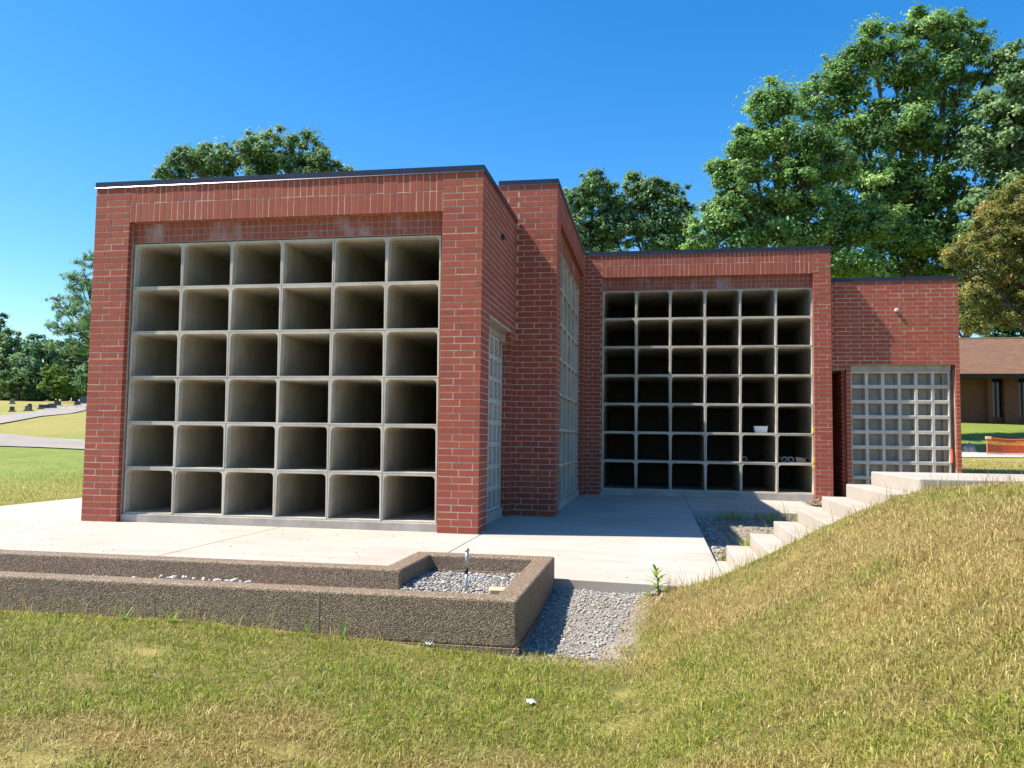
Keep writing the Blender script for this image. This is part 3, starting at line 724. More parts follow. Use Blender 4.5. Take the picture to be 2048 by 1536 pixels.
# ------------------------------------------------------------------ grass
def grass(name, X, Y, Z, hmin, hmax, wid, dry, seed, lean=.6, label='', droop=1.0):
    r = np.random.default_rng(seed); n = len(X)
    h = r.uniform(hmin, hmax, n)*(.55+.95*vnoise(X, Y, .16, 71)*(.6+.8*vnoise(X, Y, .7, 72)))*(1+.5*(r.random(n) < .07)); w = wid*r.uniform(.7, 1.3, n); a = r.uniform(0, 2*np.pi, n); b = a + r.normal(0, .9, n) + np.pi/2
    L = np.abs(r.normal(.0, lean, n)) + .15
    ca, sa = np.cos(a)*w/2, np.sin(a)*w/2; lx, ly = np.cos(b)*L*h, np.sin(b)*L*h
    zf = 1/np.sqrt(1+L*L)
    v0 = np.stack([X-ca, Y-sa, Z-.006], -1); v1 = np.stack([X+ca, Y+sa, Z-.006], -1)
    mx, my, mz = X+lx*.38, Y+ly*.38, Z+h*zf*.62
    v2 = np.stack([mx-ca*.8, my-sa*.8, mz], -1); v3 = np.stack([mx+ca*.8, my+sa*.8, mz], -1)
    v4 = np.stack([X+lx, Y+ly, Z+h*zf*np.clip(1.05-.22*L*droop, .45, 1)], -1)
    V = np.stack([v0, v1, v2, v3, v4], 1).reshape(-1, 3); base = (np.arange(n)*5)[:, None, None]
    F = (np.array([[0, 1, 2], [2, 1, 3], [2, 3, 4]])[None] + base).reshape(-1, 3)
    t = np.clip(r.normal(.5, .32, n), 0, 1); dr = np.clip(dry + r.normal(0, .22, n), 0, 1); dr = np.where(r.random(n) < .12, 1-dr*.6, dr)
    me = fast_mesh(name, V, F, {'tint': np.repeat(t, 5), 'dry': np.repeat(dr, 5)})
    o = link(name, me, MGRASS); tag(o, label, 'grass', kind='stuff'); return o
n = 800000
dd = r.uniform(2.1, 11.5, n); dd = 2.1 + (11.5-2.1)*r.random(n)**1.25; ang = np.where(r.random(n) < .84, r.uniform(math.radians(-48), math.radians(30), n), np.where(r.random(n) < .6, r.uniform(math.radians(-72), math.radians(-48), n), r.uniform(math.radians(30), math.radians(52), n)))
X = CX + dd*np.sin(ang); Y = CY + dd*np.cos(ang)
keep = (Y < -3.22) & ~((X < 1.52) & (Y > -5.50)) & ~((Y > -5.38) & (X < 2.24+.17*(Y+5.2)+.22*(vnoise(X, Y, .3, 31)-.5)))
bare = vnoise(X, Y, .8, 51)*.6 + vnoise(X, Y, .25, 52)*.4
keep &= r.random(n) > np.clip((bare-.62)*5, 0, .8)*(X < 2.4)
keep &= r.random(n) > .93*worn(X, Y)
X, Y = X[keep], Y[keep]; m_ = r.random(len(X)) < min(1, 355000/len(X)); X, Y = X[m_], Y[m_]
dry = dryness(X, Y)
hs_ = .022 + .03*(1-dry)
grass('lawn_grass', X, Y, ground_z(X, Y), .021, .050, .0047, dry, 61, 1.2, 'short green and straw coloured lawn in the foreground')
# longer stems along the bank edge, planter foot, pit
xx = np.r_[r.uniform(2.6, 6.4, 700), r.uniform(-6, 1.5, 500)]; yy = np.r_[r.uniform(-3.42, -3.2, 700), r.uniform(-5.62, -5.5, 500)]
grass('edge_grass', xx, yy, ground_z(xx, yy), .06, .19, .0035, np.clip(r.normal(.55, .3, len(xx)), 0, 1), 62, .45, 'taller wispy grass along the edge of the bank and planter')
gx0 = np.r_[r.normal(3.33, .06, 120), r.uniform(3.7, 4.5, 900), r.normal(4.0, .15, 160), r.uniform(4.4, 6, 500)]; gy0 = np.r_[r.normal(-1.2, .07, 120), r.normal(.6, .28, 900), r.normal(5.2, .12, 160), r.normal(5.1, .3, 500)]
k_ = (gy0 > -1.3) & (gx0 > 3.22) & (gy0 < 5.6); gx0, gy0 = gx0[k_], gy0[k_]
grass('bed_weeds', gx0, gy0, ground_z(gx0, gy0), .07, .26, .008, np.clip(r.normal(.12, .12, len(gx0)), 0, 1), 63, .6, 'green grassy weeds growing in the sunken bed')
gx1 = -9.45-np.abs(r.normal(0, 3.2, 36000)); gy1 = r.uniform(-2, 20, 36000)
grass('verge_grass', gx1, gy1, ground_z(gx1, gy1), .03, .08, .009, np.clip(dryness(gx1, gy1)+.10, 0, 1), 64, .6, 'patchy yellow green grass left of the slab')
gx2 = r.uniform(9.7, 19, 26000); gy2 = r.uniform(7, 18, 26000)
grass('verge_grass', gx2, gy2, ground_z(gx2, gy2), .03, .07, .011, np.clip(dryness(gx2, gy2), 0, 1), 65, .6, 'dry grass behind the right end of the mausoleum')

# ------------------------------------------------------------------ roads and path (outlines laid on the ground)
def road(name, near, far, mat, lift=.05, sub=6):
    A = [hit(*p) for p in near]; B = [hit(*p) for p in far]
    def dens(P):
        out = []
        for i in range(len(P)-1):
            for t in np.linspace(0, 1, 8, endpoint=False): out.append(P[i]*(1-t)+P[i+1]*t)
        return out + [P[-1]]
    A, B = dens(A), dens(B); g = Geo(); rows = []
    for a, b in zip(A, B):
        for s in np.linspace(0, 1, sub):
            q = a*(1-s)+b*s; g.v.append((q[0], q[1], gz(q[0], q[1])+lift))
    for i in range(len(A)-1):
        for j in range(sub-1):
            k = i*sub+j; g.f.append((k, k+sub, k+sub+1, k+1)); g.t.append(0.)
    return tag(g.build(name, mat), kind='structure')
road('road', [(-120, 893), (0, 893.5), (80, 896), (165, 900), (300, 906)], [(-120, 848), (0, 868), (80, 876), (165, 881), (300, 887)], MROAD)
road('road', [(-120, 852), (0, 849), (80, 834), (170, 822), (300, 806)], [(-120, 838), (0, 832), (80, 822), (170, 809), (300, 792)], MROAD, .08)
road('path', [(1900, 916), (1990, 916), (2160, 916)], [(1900, 905), (1990, 905), (2160, 905)], MSLAB, .03)

# ------------------------------------------------------------------ trees
def frames(d):
    a = np.cross(d, np.array([0, 0, 1.])); ln = np.linalg.norm(a, axis=-1, keepdims=True); a = np.where(ln < 1e-3, np.array([1., 0, 0]), a/np.maximum(ln, 1e-6)); return a, np.cross(d, a)
def tree(name, label, d, lobes, leaf, n_leaf, mat, seed, group=None, trunk_px=None, trunk_r=.3, base=None, clump=.36, droop=0., dens_in=.42, narrow=.55, ztop=1.0):
    """lobes: (px, py, radius px[, depth shift m]) measured at forward depth d"""
    r = np.random.default_rng(seed)
    L = []
    for lb in lobes:
        dd = d + (lb[3] if len(lb) > 3 else r.uniform(-.3, .3)*lb[2]*d/FPX)
        c = at(lb[0], lb[1], dd); L.append((c, lb[2]*dd/FPX))
    if base is None:
        px = trunk_px if trunk_px is not None else float(np.mean([l[0] for l in lobes]))
        p = at(px, 800, d); base = (p[0], p[1], gz(p[0], p[1]))
    root = empty(name, base); tag(root, label, 'tree', group)
    bx = np.array(base)
    areas = np.array([l[1]**2 for l in L]); nl = np.maximum((areas/areas.sum()*n_leaf), 50).astype(int)
    VV, TT = [], []; g = Geo()
    lowest = min(l[0][2]-l[1]*.6 for l in L); top = max(l[0][2] for l in L)
    th = max(1.5, (lowest-base[2])*.8); tt = bx + np.array([0, 0, th]); ctop = np.mean([l[0] for l in L], axis=0)
    spine = [np.zeros(3), np.array([.05, 0, th*.5]), np.array([0, .05, th])]
    mid = (tt*.5+np.array([ctop[0], ctop[1], ctop[2]])*.5)-bx; spine += [mid, np.array([ctop[0], ctop[1], max(ctop[2], top*.8+ctop[2]*.2)])-bx]
    g.tube(spine, [trunk_r*1.3, trunk_r, trunk_r*.85, trunk_r*.55, trunk_r*.15], 9)
    for (c, R_), n_ in zip(L, nl):
        st = tt + (ctop-tt)*r.uniform(.0, .7); m = (st*.5+c*.5)+np.array([0, 0, -.12*np.linalg.norm(c-st)])
        g.tube([st-bx, m-bx, c-bx], [trunk_r*.38, trunk_r*.26, trunk_r*.10], 6)
        cr = clump*max(.55, R_**.55*.62); nc = int(max(9, 2.5*(R_/cr)**2*.62))
        u = r.normal(size=(nc, 3)); u /= np.linalg.norm(u, axis=1)[:, None]; u[:, 2] = np.where(u[:, 2] < -.55, u[:, 2]*.5, u[:, 2])
        rr = R_*(dens_in + (1-dens_in)*r.random(nc)**.6)*(1+r.normal(0, .10, nc)); cc = c + u*rr[:, None]*np.array([1, 1, ztop])
        csz = cr*np.exp(r.normal(0, .35, nc))
        for k in range(0, nc, 3):
            q = c + (cc[k]-c)*.5 + r.normal(0, .08*R_, 3); g.tube([c-bx, q-bx, cc[k]-bx], [trunk_r*.14, trunk_r*.08, trunk_r*.03], 4, False)
        wts = csz**2*r.uniform(.4, 1.4, nc); k = r.choice(nc, n_, p=wts/wts.sum())
        w = r.normal(size=(n_, 3)); w /= np.linalg.norm(w, axis=1)[:, None]; rad = csz[k]*(np.abs(r.normal(0, .62, n_))+.12)
        P = cc[k] + w*rad[:, None]*np.array([1.1, 1.1, .72]); P[:, 2] -= droop*r.random(n_)*cr
        nrm = w*.55 + u[k]*.35 + np.array([0, 0, .45]) + r.normal(0, .42, (n_, 3)); nrm /= np.linalg.norm(nrm, axis=1)[:, None]
        a, b = frames(nrm); t = r.uniform(0, 2*np.pi, n_)[:, None]; e1 = a*np.cos(t)+b*np.sin(t); e2 = -a*np.sin(t)+b*np.cos(t)
        s = leaf*r.uniform(.6, 1.35, n_)[:, None]
        bend = nrm*s*.18
        q = np.stack([P-e1*s, P-e2*s*narrow+bend, P+e1*s, P+e2*s*narrow+bend], 1)
        VV.append(q.reshape(-1, 3)); ct = r.normal(0, .20, nc)
        TT.append(np.repeat(np.clip(.5 + ct[k] + r.normal(0, .17, n_), 0, 1), 4))
    g.build('trunk', MBARK, root, smooth=True)
    V = np.concatenate(VV) - bx; F = np.arange(len(V)).reshape(-1, 4)
    me = fast_mesh('crown', V, F, {'tint': np.concatenate(TT)}); link('crown', me, mat, root)
    return root
G1 = 'trees behind the mausoleum'
tree('oak_tree', 'dense green oak showing above the left block of the mausoleum', 44, [(340, 345, 30), (385, 322, 42), (440, 325, 46), (490, 305, 45), (545, 308, 52), (600, 310, 45), (640, 330, 38), (692, 346, 15), (420, 385, 60), (520, 385, 60), (610, 385, 50)], 0.095, 52000, MLEAF_OAK, 101, G1, 500, .4)
tree('oak_tree', 'dark green oak rising just right of the middle block roof', 46, [(1150, 400, 32), (1185, 375, 34), (1215, 395, 36), (1165, 450, 50), (1225, 450, 50), (1190, 500, 60), (1145, 480, 40)], 0.095, 38000, MLEAF_OAK, 102, G1, 1190, .33)
tree('oak_tree', 'bushy dark green oak between the middle roof and the tall maple', 47, [(1275, 375, 32), (1310, 385, 38), (1345, 395, 34), (1265, 430, 45), (1320, 440, 50), (1372, 420, 20), (1290, 500, 60), (1350, 480, 45)], 0.095, 42000, MLEAF_OAK, 103, G1, 1310, .33)
tree('maple_tree', 'broad light green maple above the roof of the rear block', 34, [(1400, 478, 42), (1455, 440, 55), (1440, 350, 32), (1480, 385, 58), (1500, 300, 48), (1540, 215, 48), (1570, 280, 65), (1590, 380, 75), (1560, 470, 70), (1650, 450, 75), (1650, 330, 65), (1690, 520, 60), (1480, 500, 50), (1740, 450, 60)], 0.080, 172000, MLEAF_MAP, 104, G1, 1590, .42)
tree('maple_tree', 'tallest maple with a ragged crown reaching the top of the picture', 38, [(1690, 150, 55), (1640, 200, 55), (1745, 100, 55), (1700, 240, 70), (1790, 140, 65), (1860, 75, 58), (1905, 50, 35), (1935, 100, 48), (1890, 170, 70), (1800, 250, 80), (1900, 270, 80), (1975, 150, 32), (1760, 340, 80), (1860, 380, 80), (1800, 470, 80), (1900, 480, 70), (1720, 420, 70), (1700, 535, 45), (1770, 540, 50), (1840, 535, 50), (1905, 540, 45)], 0.085, 180000, MLEAF_MAP, 105, G1, 1830, .5)
tree('maple_tree', 'shaded maple at the right edge of the picture', 36, [(2035, 130, 45), (2010, 210, 55), (2070, 190, 80), (1985, 300, 65), (2050, 310, 80), (1960, 400, 60), (2030, 430, 80), (1950, 500, 55), (1960, 590, 50), (2010, 540, 60), (2110, 260, 90)], 0.099, 76000, MLEAF_OAK, 106, G1, 2120, .4)
tree('browning_tree', 'tree with browning orange leaves beside the shingled chapel roof', 27, [(2005, 420, 40), (2045, 400, 45), (1985, 470, 48), (2045, 480, 60), (1930, 510, 36), (1895, 520, 18), (1975, 545, 50), (2040, 560, 60), (1945, 590, 42), (2010, 620, 50), (1955, 650, 34), (2100, 500, 90), (2100, 600, 70)], 0.053, 87400, MLEAF_DRY, 107, G1, 2135, .2, clump=.26, narrow=.36, droop=.5)
tree('evergreen_tree', 'dark tree standing just behind the left end of the chapel roof', 58, [(1900, 630, 45), (1945, 640, 40), (1975, 610, 40)], 0.150, 12600, MLEAF_DK, 108, G1, 1930, .3)
tree('evergreen_tree', 'deep green tree behind the chapel roof at the right edge', 60, [(2015, 645, 42), (2060, 630, 50), (2035, 600, 40), (2110, 620, 60), (1990, 668, 26), (2035, 672, 28), (2085, 670, 34)], 0.150, 16800, MLEAF_DK, 109, G1, 2050, .3)
tree('locust_tree', 'feathery green locust peeking out left of the mausoleum', 60, [(185, 520, 30), (160, 565, 34), (190, 585, 45), (135, 615, 30), (175, 640, 42), (112, 600, 16), (115, 655, 26), (160, 690, 34), (215, 640, 60), (235, 560, 60), (105, 690, 16)], 0.081, 38000, MLEAF_LOC, 110, G1, 235, .28, clump=.30, narrow=.3, droop=.8, dens_in=.35)
G2 = 'woodland trees behind the graves'
tree('conifer_tree', 'dark spiky conifer top at the far left edge', 132, [(2, 640, 12), (0, 665, 20), (-2, 700, 28), (-4, 735, 34)], 0.225, 8400, MLEAF_DK, 111, G2, 0, .3, ztop=1.3)
tree('woodland_tree', 'rounded green tree left of the dip in the far woods', 122, [(18, 680, 24), (40, 700, 24), (-20, 690, 34), (10, 730, 34), (30, 775, 26)], 0.195, 15399, MLEAF_OAK, 112, G2, 15, .4)
tree('woodland_tree', 'green tree in the middle of the far woods left of the mausoleum', 120, [(70, 690, 24), (92, 705, 26), (62, 730, 32), (100, 745, 34), (80, 780, 24)], 0.195, 15399, MLEAF_LOC, 113, G2, 78, .4)
tree('woodland_tree', 'dark green tree in the far woods next to the brick corner', 124, [(130, 705, 30), (160, 690, 32), (150, 735, 36), (120, 770, 26), (175, 760, 30), (200, 720, 40)], 0.195, 18200, MLEAF_OAK, 114, G2, 150, .4)
tree('woodland_tree', 'shadowy tree beyond the left picture edge in the far woods', 122, [(-70, 690, 50), (-120, 720, 60), (-50, 750, 40)], 0.210, 11200, MLEAF_DK, 115, G2, -80, .4)
tree('woodland_tree', 'dark tree low in the far woods above the leftmost gravestone', 116, [(45, 770, 26), (15, 765, 26), (62, 790, 14)], 0.180, 8400, MLEAF_DK, 116, G2, 35, .3)
tree('sapling_tree', 'bright yellow green sapling in front of the far woods', 108, [(110, 745, 20), (125, 768, 20), (95, 772, 18), (118, 788, 16), (140, 780, 14)], 0.150, 8400, MLEAF_BR, 117, G2, 115, .15)
tree('woodland_tree', 'olive tree hidden mostly behind the left brick pier', 112, [(165, 770, 20), (185, 745, 30), (215, 770, 30)], 0.180, 7000, MLEAF_LOC, 118, G2, 190, .3)

for i, (px, py, rr, lab, mm) in enumerate(((-30, 795, 20, 'dark bush under the far woods at the left picture edge', MLEAF_DK), (22, 793, 16, 'dark bush under the far woods above the small rounded gravestone', MLEAF_DK), (62, 792, 18, 'shaded bush under the far woods left of the blue monument', MLEAF_OAK), (98, 790, 15, 'green bush under the far woods right of the blue monument', MLEAF_LOC), (135, 788, 16, 'green bush at the foot of the bright sapling', MLEAF_OAK), (168, 786, 18, 'dark bush at the wood edge beside the brick pier', MLEAF_DK), (205, 780, 24, 'dark bush at the wood edge hidden by the brick pier', MLEAF_DK))):
    t_b = tree('bush', lab, 119, [(px, py-4, rr), (px-rr*.8, py, rr*.75), (px+rr*.8, py-2, rr*.8), (px, py+6, rr*.7)], .2, 3200, mm, 150+i, 'bushes along the far wood edge', px, .06); t_b['category'] = 'bush'
tree('woodland_tree', 'broad dark tree closing the far woods behind the others', 138, [(-60, 740, 50), (20, 745, 45), (90, 735, 45), (150, 740, 45), (220, 735, 50), (60, 775, 40), (130, 775, 40), (0, 780, 40)], .26, 16000, MLEAF_DK, 119, G2, 60, .4)
# ------------------------------------------------------------------ graves on the far slope
def gravestone(px, py, w, h, kind, mat, label, group='gravestones on the far slope'):
    p = hit(px, py, 300, 50); d = float((p-CP) @ CF); W, H = w*d/FPX, h*d/FPX; t = .22
    root = empty('gravestone', tuple(p)); root.rotation_euler = (0, 0, rb.uniform(-.15, .15)+.55); tag(root, label, 'gravestone', group)
    pr = [(-W/2, 0), (W/2, 0)]
    if kind == 'arch': pr += [(W/2*math.cos(a), H-W*.38+W*.38*math.sin(a)) for a in np.linspace(0, math.pi, 9)]
    elif kind == 'curve': pr += [(W/2-W*i/8, H*(.9+.1*math.sin(math.pi*i/8))) for i in range(9)]
    else: pr += [(W/2, H), (-W/2, H)]
    n = len(pr); g = Geo(); g.add([(x, -t/2, z+.12) for x, z in pr]+[(x, t/2, z+.12) for x, z in pr], [tuple(range(n)), tuple(range(n, 2*n))[::-1]]+[(i, n+i, n+(i+1) % n, (i+1) % n) for i in range(n)])
    g.build('headstone', mat, root, .015); Geo().box(-W/2-.1, W/2+.1, -t/2-.08, t/2+.08, -.15, .12).build('base', MGRAN, root, .01)
gravestone(24.5, 808, 8, 9, 'arch', MGRAN, 'small rounded gravestone standing highest on the left')
gravestone(24, 823.5, 8, 8, 'curve', MGRAN2, 'squarish gravestone nearest the left picture edge')
gravestone(59, 821.5, 8, 12, 'arch', MGRAN2, 'tallest rounded gravestone in the row by the upper road')
gravestone(55, 821.8, 9, 8, 'curve', MGRAN, 'low grey gravestone in front of the tallest rounded one')
gravestone(86, 818, 15, 6.5, 'flat', MGRAN2, 'wide brown slab gravestone with a pale mark')
gravestone(104, 817.5, 16, 8, 'curve', MGRANB, 'wide blue grey gravestone right of the brown slab')
gravestone(115, 811, 12, 6.5, 'flat', MGRAN2, 'dark low monument above the blue grey gravestone')
gravestone(155, 811, 11, 6.5, 'curve', MGRAN2, 'dark rounded monument beside the brick pier')
gravestone(166, 807, 13, 12, 'flat', MGRANB, 'tall dark monument half hidden by the brick pier')
gravestone(82, 797, 18, 6, 'flat', MGRANB, 'long blue monument in the shade of the woods')

# ------------------------------------------------------------------ chapel
YW = 36.0
pb = on_plane(1935, 838, 1, YW); zb = pb[2]; xa = on_plane(1860, 838, 1, YW)[0]; xe = on_plane(2300, 838, 1, YW)[0]
X_ = lambda px: float(on_plane(px, 800, 1, YW)[0])
ze = float(on_plane(1960, 752, 1, YW-1.2)[2]); zr_ = float(on_plane(1960, 677, 1, YW+5)[2])
ch = empty('chapel', (xa, YW, zb)); tag(ch, 'low brown brick chapel with a shingled roof at the right edge', 'building')
def cpart(name, x0, x1, y0, y1, z0, z1, mat): return Geo().box(x0-xa, x1-xa, y0-YW, y1-YW, z0-zb, z1-zb).build(name, mat, ch)
zt = ze+.1
cpart('wall', xa, X_(1977), YW+.3, YW+.7, zb-.6, zt, MFB)
edges = [(1977, 1985), (2009, 2038), (2062, 2090), (2114, 2142), (2166, 2194)]
for i, (a, b) in enumerate(edges):
    cpart('pier', X_(a), X_(b), YW, YW+.5, zb-.6, zt, MFB)
    if i < len(edges)-1:
        w = cpart('window', X_(b), X_(edges[i+1][0]), YW+.35, YW+.42, zb-.1, zt, MGLS)
        c0, c1 = X_(b), X_(edges[i+1][0])
        cpart('sill', c0, c1, YW+.25, YW+.6, zb-.6, zb+.12, MFB); m = (c0+c1)/2
        cpart('mullion', m-.03, m+.03, YW+.3, YW+.36, zb+.12, zt, MFASC)
cpart('interior_wall', xa, xe, YW+1.2, YW+1.4, zb-.6, zt, MFASC)
cpart('soffit', xa-1, xe, YW-1.15, YW+.6, ze-.02, ze+.12, MFASC)
cpart('fascia', xa-1, xe, YW-1.2, YW-1.15, ze-.12, ze+.16, MFASC)
def roofp(x0, x1):
    me = bpy.data.meshes.new('roof'); vs_ = [(x0-xa, -1.3, ze+.12-zb), (x1-xa, -1.3, ze+.12-zb), (x1-xa, 5, zr_-zb), (x0-xa, 5, zr_-zb), (x1-xa, 11.3, ze+.12-zb), (x0-xa, 11.3, ze+.12-zb)]
    me.from_pydata(vs_, [], [(0, 1, 2, 3), (3, 2, 4, 5)]); uv = me.uv_layers.new(); L = math.hypot(6.3, zr_-ze)
    for li, c in enumerate([(0, 0), (x1-x0, 0), (x1-x0, L), (0, L), (0, L), (x1-x0, L), (x1-x0, 0), (0, 0)]): uv.data[li].uv = c
    o = link('roof', me, MROOF, ch); s = o.modifiers.new('thick', 'SOLIDIFY'); s.thickness = .08; return o
rf = roofp(xa-1, xe); Geo().box(-1, xe-xa, 4.9, 5.1, zr_-zb-.02, zr_-zb+.06).build('ridge_cap', MTILE, rf)

# ------------------------------------------------------------------ orange safety fence
pf = hit(1975, 910, 80, 20); df = float((pf-CP) @ CF); sc = df/FPX
fence = empty('safety_fence', tuple(pf)); tag(fence, 'sagging orange plastic safety net beside the concrete path', 'fence')
hL, hR, Lf = 36*sc, 26*sc, 4.6
def fpt(u, v):
    x = u*Lf; top = hL + (hR-hL)*u - .05*math.sin(u*math.pi*3); return (x, .9*u + .05*math.sin(u*9), .04 + v*(top-.04))
nt_ = Geo(); NU, NV = 60, 12
for j in range(NV+1):
    nt_.tube([fpt(i/NU, j/NV) for i in range(NU+1)], .014 if j in (0, NV) else .010, 4)
for i in range(NU+1):
    nt_.tube([fpt(i/NU, j/NV) for j in range(NV+1)], .010, 4)
o = nt_.build('net', MORG, fence); o['kind'] = 'stuff'
for u in (0., .5, 1.):
    q = fpt(u, 1); Geo().tube([(q[0], q[1]+.02, -.2), (q[0]-.01, q[1]+.02, q[2]+.03)], .018, 6).build('post', MTILE, fence)
q = fpt(0, 1); Geo().box(q[0]-.06, q[0]+.16, q[1]-.03, q[1]+.05, q[2]-.09, q[2]+.02).build('wrapped_end', MWOOD, fence, .02)
g2 = Geo(); p = hit(1938, 905, 60, 18); v = np.array([[math.cos(a)*.35*rb.uniform(.7, 1.1), math.sin(a)*.25*rb.uniform(.7, 1.1), 0] for a in np.linspace(0, 2*math.pi, 10)[:-1]])
g2.add([tuple(q) for q in v]+[tuple(q*np.array([.75, .75, 0])+np.array([0, 0, .28*rb.uniform(.7, 1.1)])) for q in v]+[(0.04, 0, .42)], [(i, (i+1) % 9, 9+(i+1) % 9, 9+i) for i in range(9)]+[(9+i, 9+(i+1) % 9, 18) for i in range(9)])
o = g2.build('boulder', MGRAN); o.location = tuple(p); tag(o, 'grey boulder on the ground between the mausoleum end and the orange net', 'boulder')

# ------------------------------------------------------------------ small things
hy = empty('standpipe', (.86, -4.4, 0)); tag(hy, 'thin galvanised water standpipe in the planter bay', 'standpipe')
Geo().tube([(0, 0, -.05), (-.004, 0, .205)], .0125, 12).build('lower_pipe', MSTEEL, hy, smooth=True)
Geo().tube([(-.004, 0, .235), (0, 0, .385)], .0145, 12).build('upper_pipe', MSTEEL, hy, smooth=True)
Geo().tube([(-.004, 0, .195), (-.004, 0, .238)], .0165, 12).build('rubber_collar', MDARK, hy, smooth=True)
Geo().tube([(0, 0, .376), (0, 0, .382), (0, 0, .395), (0, 0, .408), (0, 0, .414)], [.012, .018, .021, .018, .008], 12).build('cap', MSTEEL, hy, smooth=True)
Geo().tube([(-.012, -.002, .27), (-.026, -.004, .285), (-.03, -.004, .27)], [.004, .006, .003], 6).build('drain_tip', MSTEEL, hy)
o = Geo().box(-.09, .09, -.06, .06, 0, .038).build('wood_block', MWOOD, None, .004); o.location = (1.16, -4.42, .045); o.rotation_euler = (.06, .03, .25)
tag(o, 'offcut of pale lumber lying on the gravel in the planter bay', 'wood block')
def crypt_floor(col, row): return 1.177+(col-.5)*PX, YC+REC, .130+(7-row)*PZ+.031
bxx, byy, bzz = crypt_floor(5, 5)
bk = empty('plastic_tub', (on_plane(1521, 866, 1, byy+.3)[0], byy+.30, bzz)); tag(bk, 'small white plastic tub standing in an open crypt', 'tub')
g = Geo(); g.add([(-.14, -.1, 0), (.14, -.1, 0), (.14, .1, 0), (-.14, .1, 0), (-.16, -.12, .15), (.16, -.12, .15), (.16, .12, .15), (-.16, .12, .15), (-.15, -.11, .15), (.15, -.11, .15), (.15, .11, .15), (-.15, .11, .15), (-.13, -.09, .01), (.13, -.09, .01), (.13, .09, .01), (-.13, .09, .01)],
    [(0, 3, 2, 1)]+[(i, (i+1) % 4, 4+(i+1) % 4, 4+i) for i in range(4)]+[(4+i, 4+(i+1) % 4, 8+(i+1) % 4, 8+i) for i in range(4)]+[(8+i, 8+(i+1) % 4, 12+(i+1) % 4, 12+i) for i in range(4)]+[(12, 13, 14, 15)])
g.build('tub_body', MWHITE, bk)
Geo().box(-.168, .168, -.128, .128, .146, .158).build('rim', MWHITE, bk, .003)
def pvc(px, py, row, col, rad, label, yoff=.25):
    _, y0, z0 = crypt_floor(col, row); p = on_plane(px, py, 1, y0+yoff)
    g = Geo(); n = 18; r0, r1 = rad, rad*.80; L = 1.1
    for (rr, yy) in ((r0, 0), (r0, L), (r1, L), (r1, 0)):
        for k in range(n): a = 2*math.pi*k/n; g.v.append((rr*math.cos(a), yy, rr*math.sin(a)+rad))
    for s in range(4):
        for k in range(n): g.f.append((s*n+k, s*n+(k+1) % n, ((s+1) % 4)*n+(k+1) % n, ((s+1) % 4)*n+k)); g.t.append(0.)
    o = g.build('pvc_pipe', MPVC); o.location = (p[0], y0+yoff, z0); tag(o, label, 'pipe', 'plastic pipes stored in the crypts')
pvc(1569, 920, 6, 6, .063, 'grey plastic pipe end, leftmost of those in the corner crypt')
pvc(1582, 920, 6, 6, .066, 'grey plastic pipe end between its twin and the tan board', .22)
pvc(1615.5, 920, 6, 6, .06, 'grey plastic pipe end poking out right of the tan board', .3)
pvc(1489, 915, 6, 5, .06, 'grey plastic pipe ring at the left of an otherwise empty crypt', .2)
_, y0, z0 = crypt_floor(6, 6); p = on_plane(1600, 916, 1, y0+.2)
g = Geo(); pr = [(-.10, .13), (.06, .11), (.14, .03), (.11, 0.), (-.07, 0.), (-.09, .05)]
g.add([(x, 0, z) for x, z in pr]+[(x+.02, .02, z) for x, z in pr], [tuple(range(6))[::-1], tuple(range(6, 12))]+[(i, (i+1) % 6, 6+(i+1) % 6, 6+i) for i in range(6)])
o = g.build('board_scrap', MTILE); o.location = (p[0], y0+.2, z0+.005); o.rotation_euler = (-.2, 0, 0); tag(o, 'tan board scrap leaning among the plastic pipes in a crypt', 'board')
for (px, py, hh, lab) in ((1627.5, 861, .12, 'yellow tape scrap on the crypt edge level with the white tub'), (1629, 921, .12, 'yellow tape scrap on the crypt edge beside the plastic pipes'), (1630, 934, .08, 'lowest yellow tape scrap on the crypt edge')):
    p = on_plane(px, py, 1, YC+REC-.006); o = Geo().box(-.022, .022, -.012, .012, -hh/2, hh/2).build('tape_scrap', MYEL, None, .008); o.location = (6.222, YC+REC-.016, p[2]); o.rotation_euler = (0, .08, 0); tag(o, lab, 'tape', 'yellow tape scraps')
p = on_plane(1908.5, 912, 1, YD+.1); o = Geo().box(-.02, .02, -.008, .008, -.16, .16).build('marker_strip', MORG, None, .003); o.location = (9.425, YD+.105, p[2]); tag(o, 'orange strip on the right edge of the niche wall', 'strip')
def litter(name, px, py, s, mat, label, cat):
    p = hit(px, py, 30, 3); g = Geo(); n = 8
    for i in range(n+1):
        for j in range(4): g.v.append((s*(i/n-.5), s*.55*(j/3-.5)*(1-.4*abs(i/n-.5)), .012+.008*math.sin(i*1.7+j)+rb.uniform(0, .006)))
    for i in range(n):
        for j in range(3): k = i*4+j; g.f.append((k, k+4, k+5, k+1)); g.t.append(0.)
    o = g.build(name, mat); o.location = tuple(p+np.array([0, 0, .015])); o.rotation_euler = (0, 0, rb.uniform(-1, 1)); md = o.modifiers.new('t', 'SOLIDIFY'); md.thickness = .004; tag(o, label, cat)
litter('paper_scrap', 1062, 1412, .075, MWHITE, 'crumpled white paper scrap on the lawn in the foreground', 'litter')
litter('paper_scrap', 858, 1294, .06, MWHITE, 'small white scrap lying at the foot of the planter wall', 'litter')
litter('dry_leaf', 118, 1232, .09, MTILE, 'curled dry leaf by the planter wall at far left', 'leaf')
x = r.normal(0, .13, 260); y = r.normal(0, .22, 260)
cx_, cy_ = 4.98-.30, 0
pd = on_plane(1640, 1005, 2, .02)
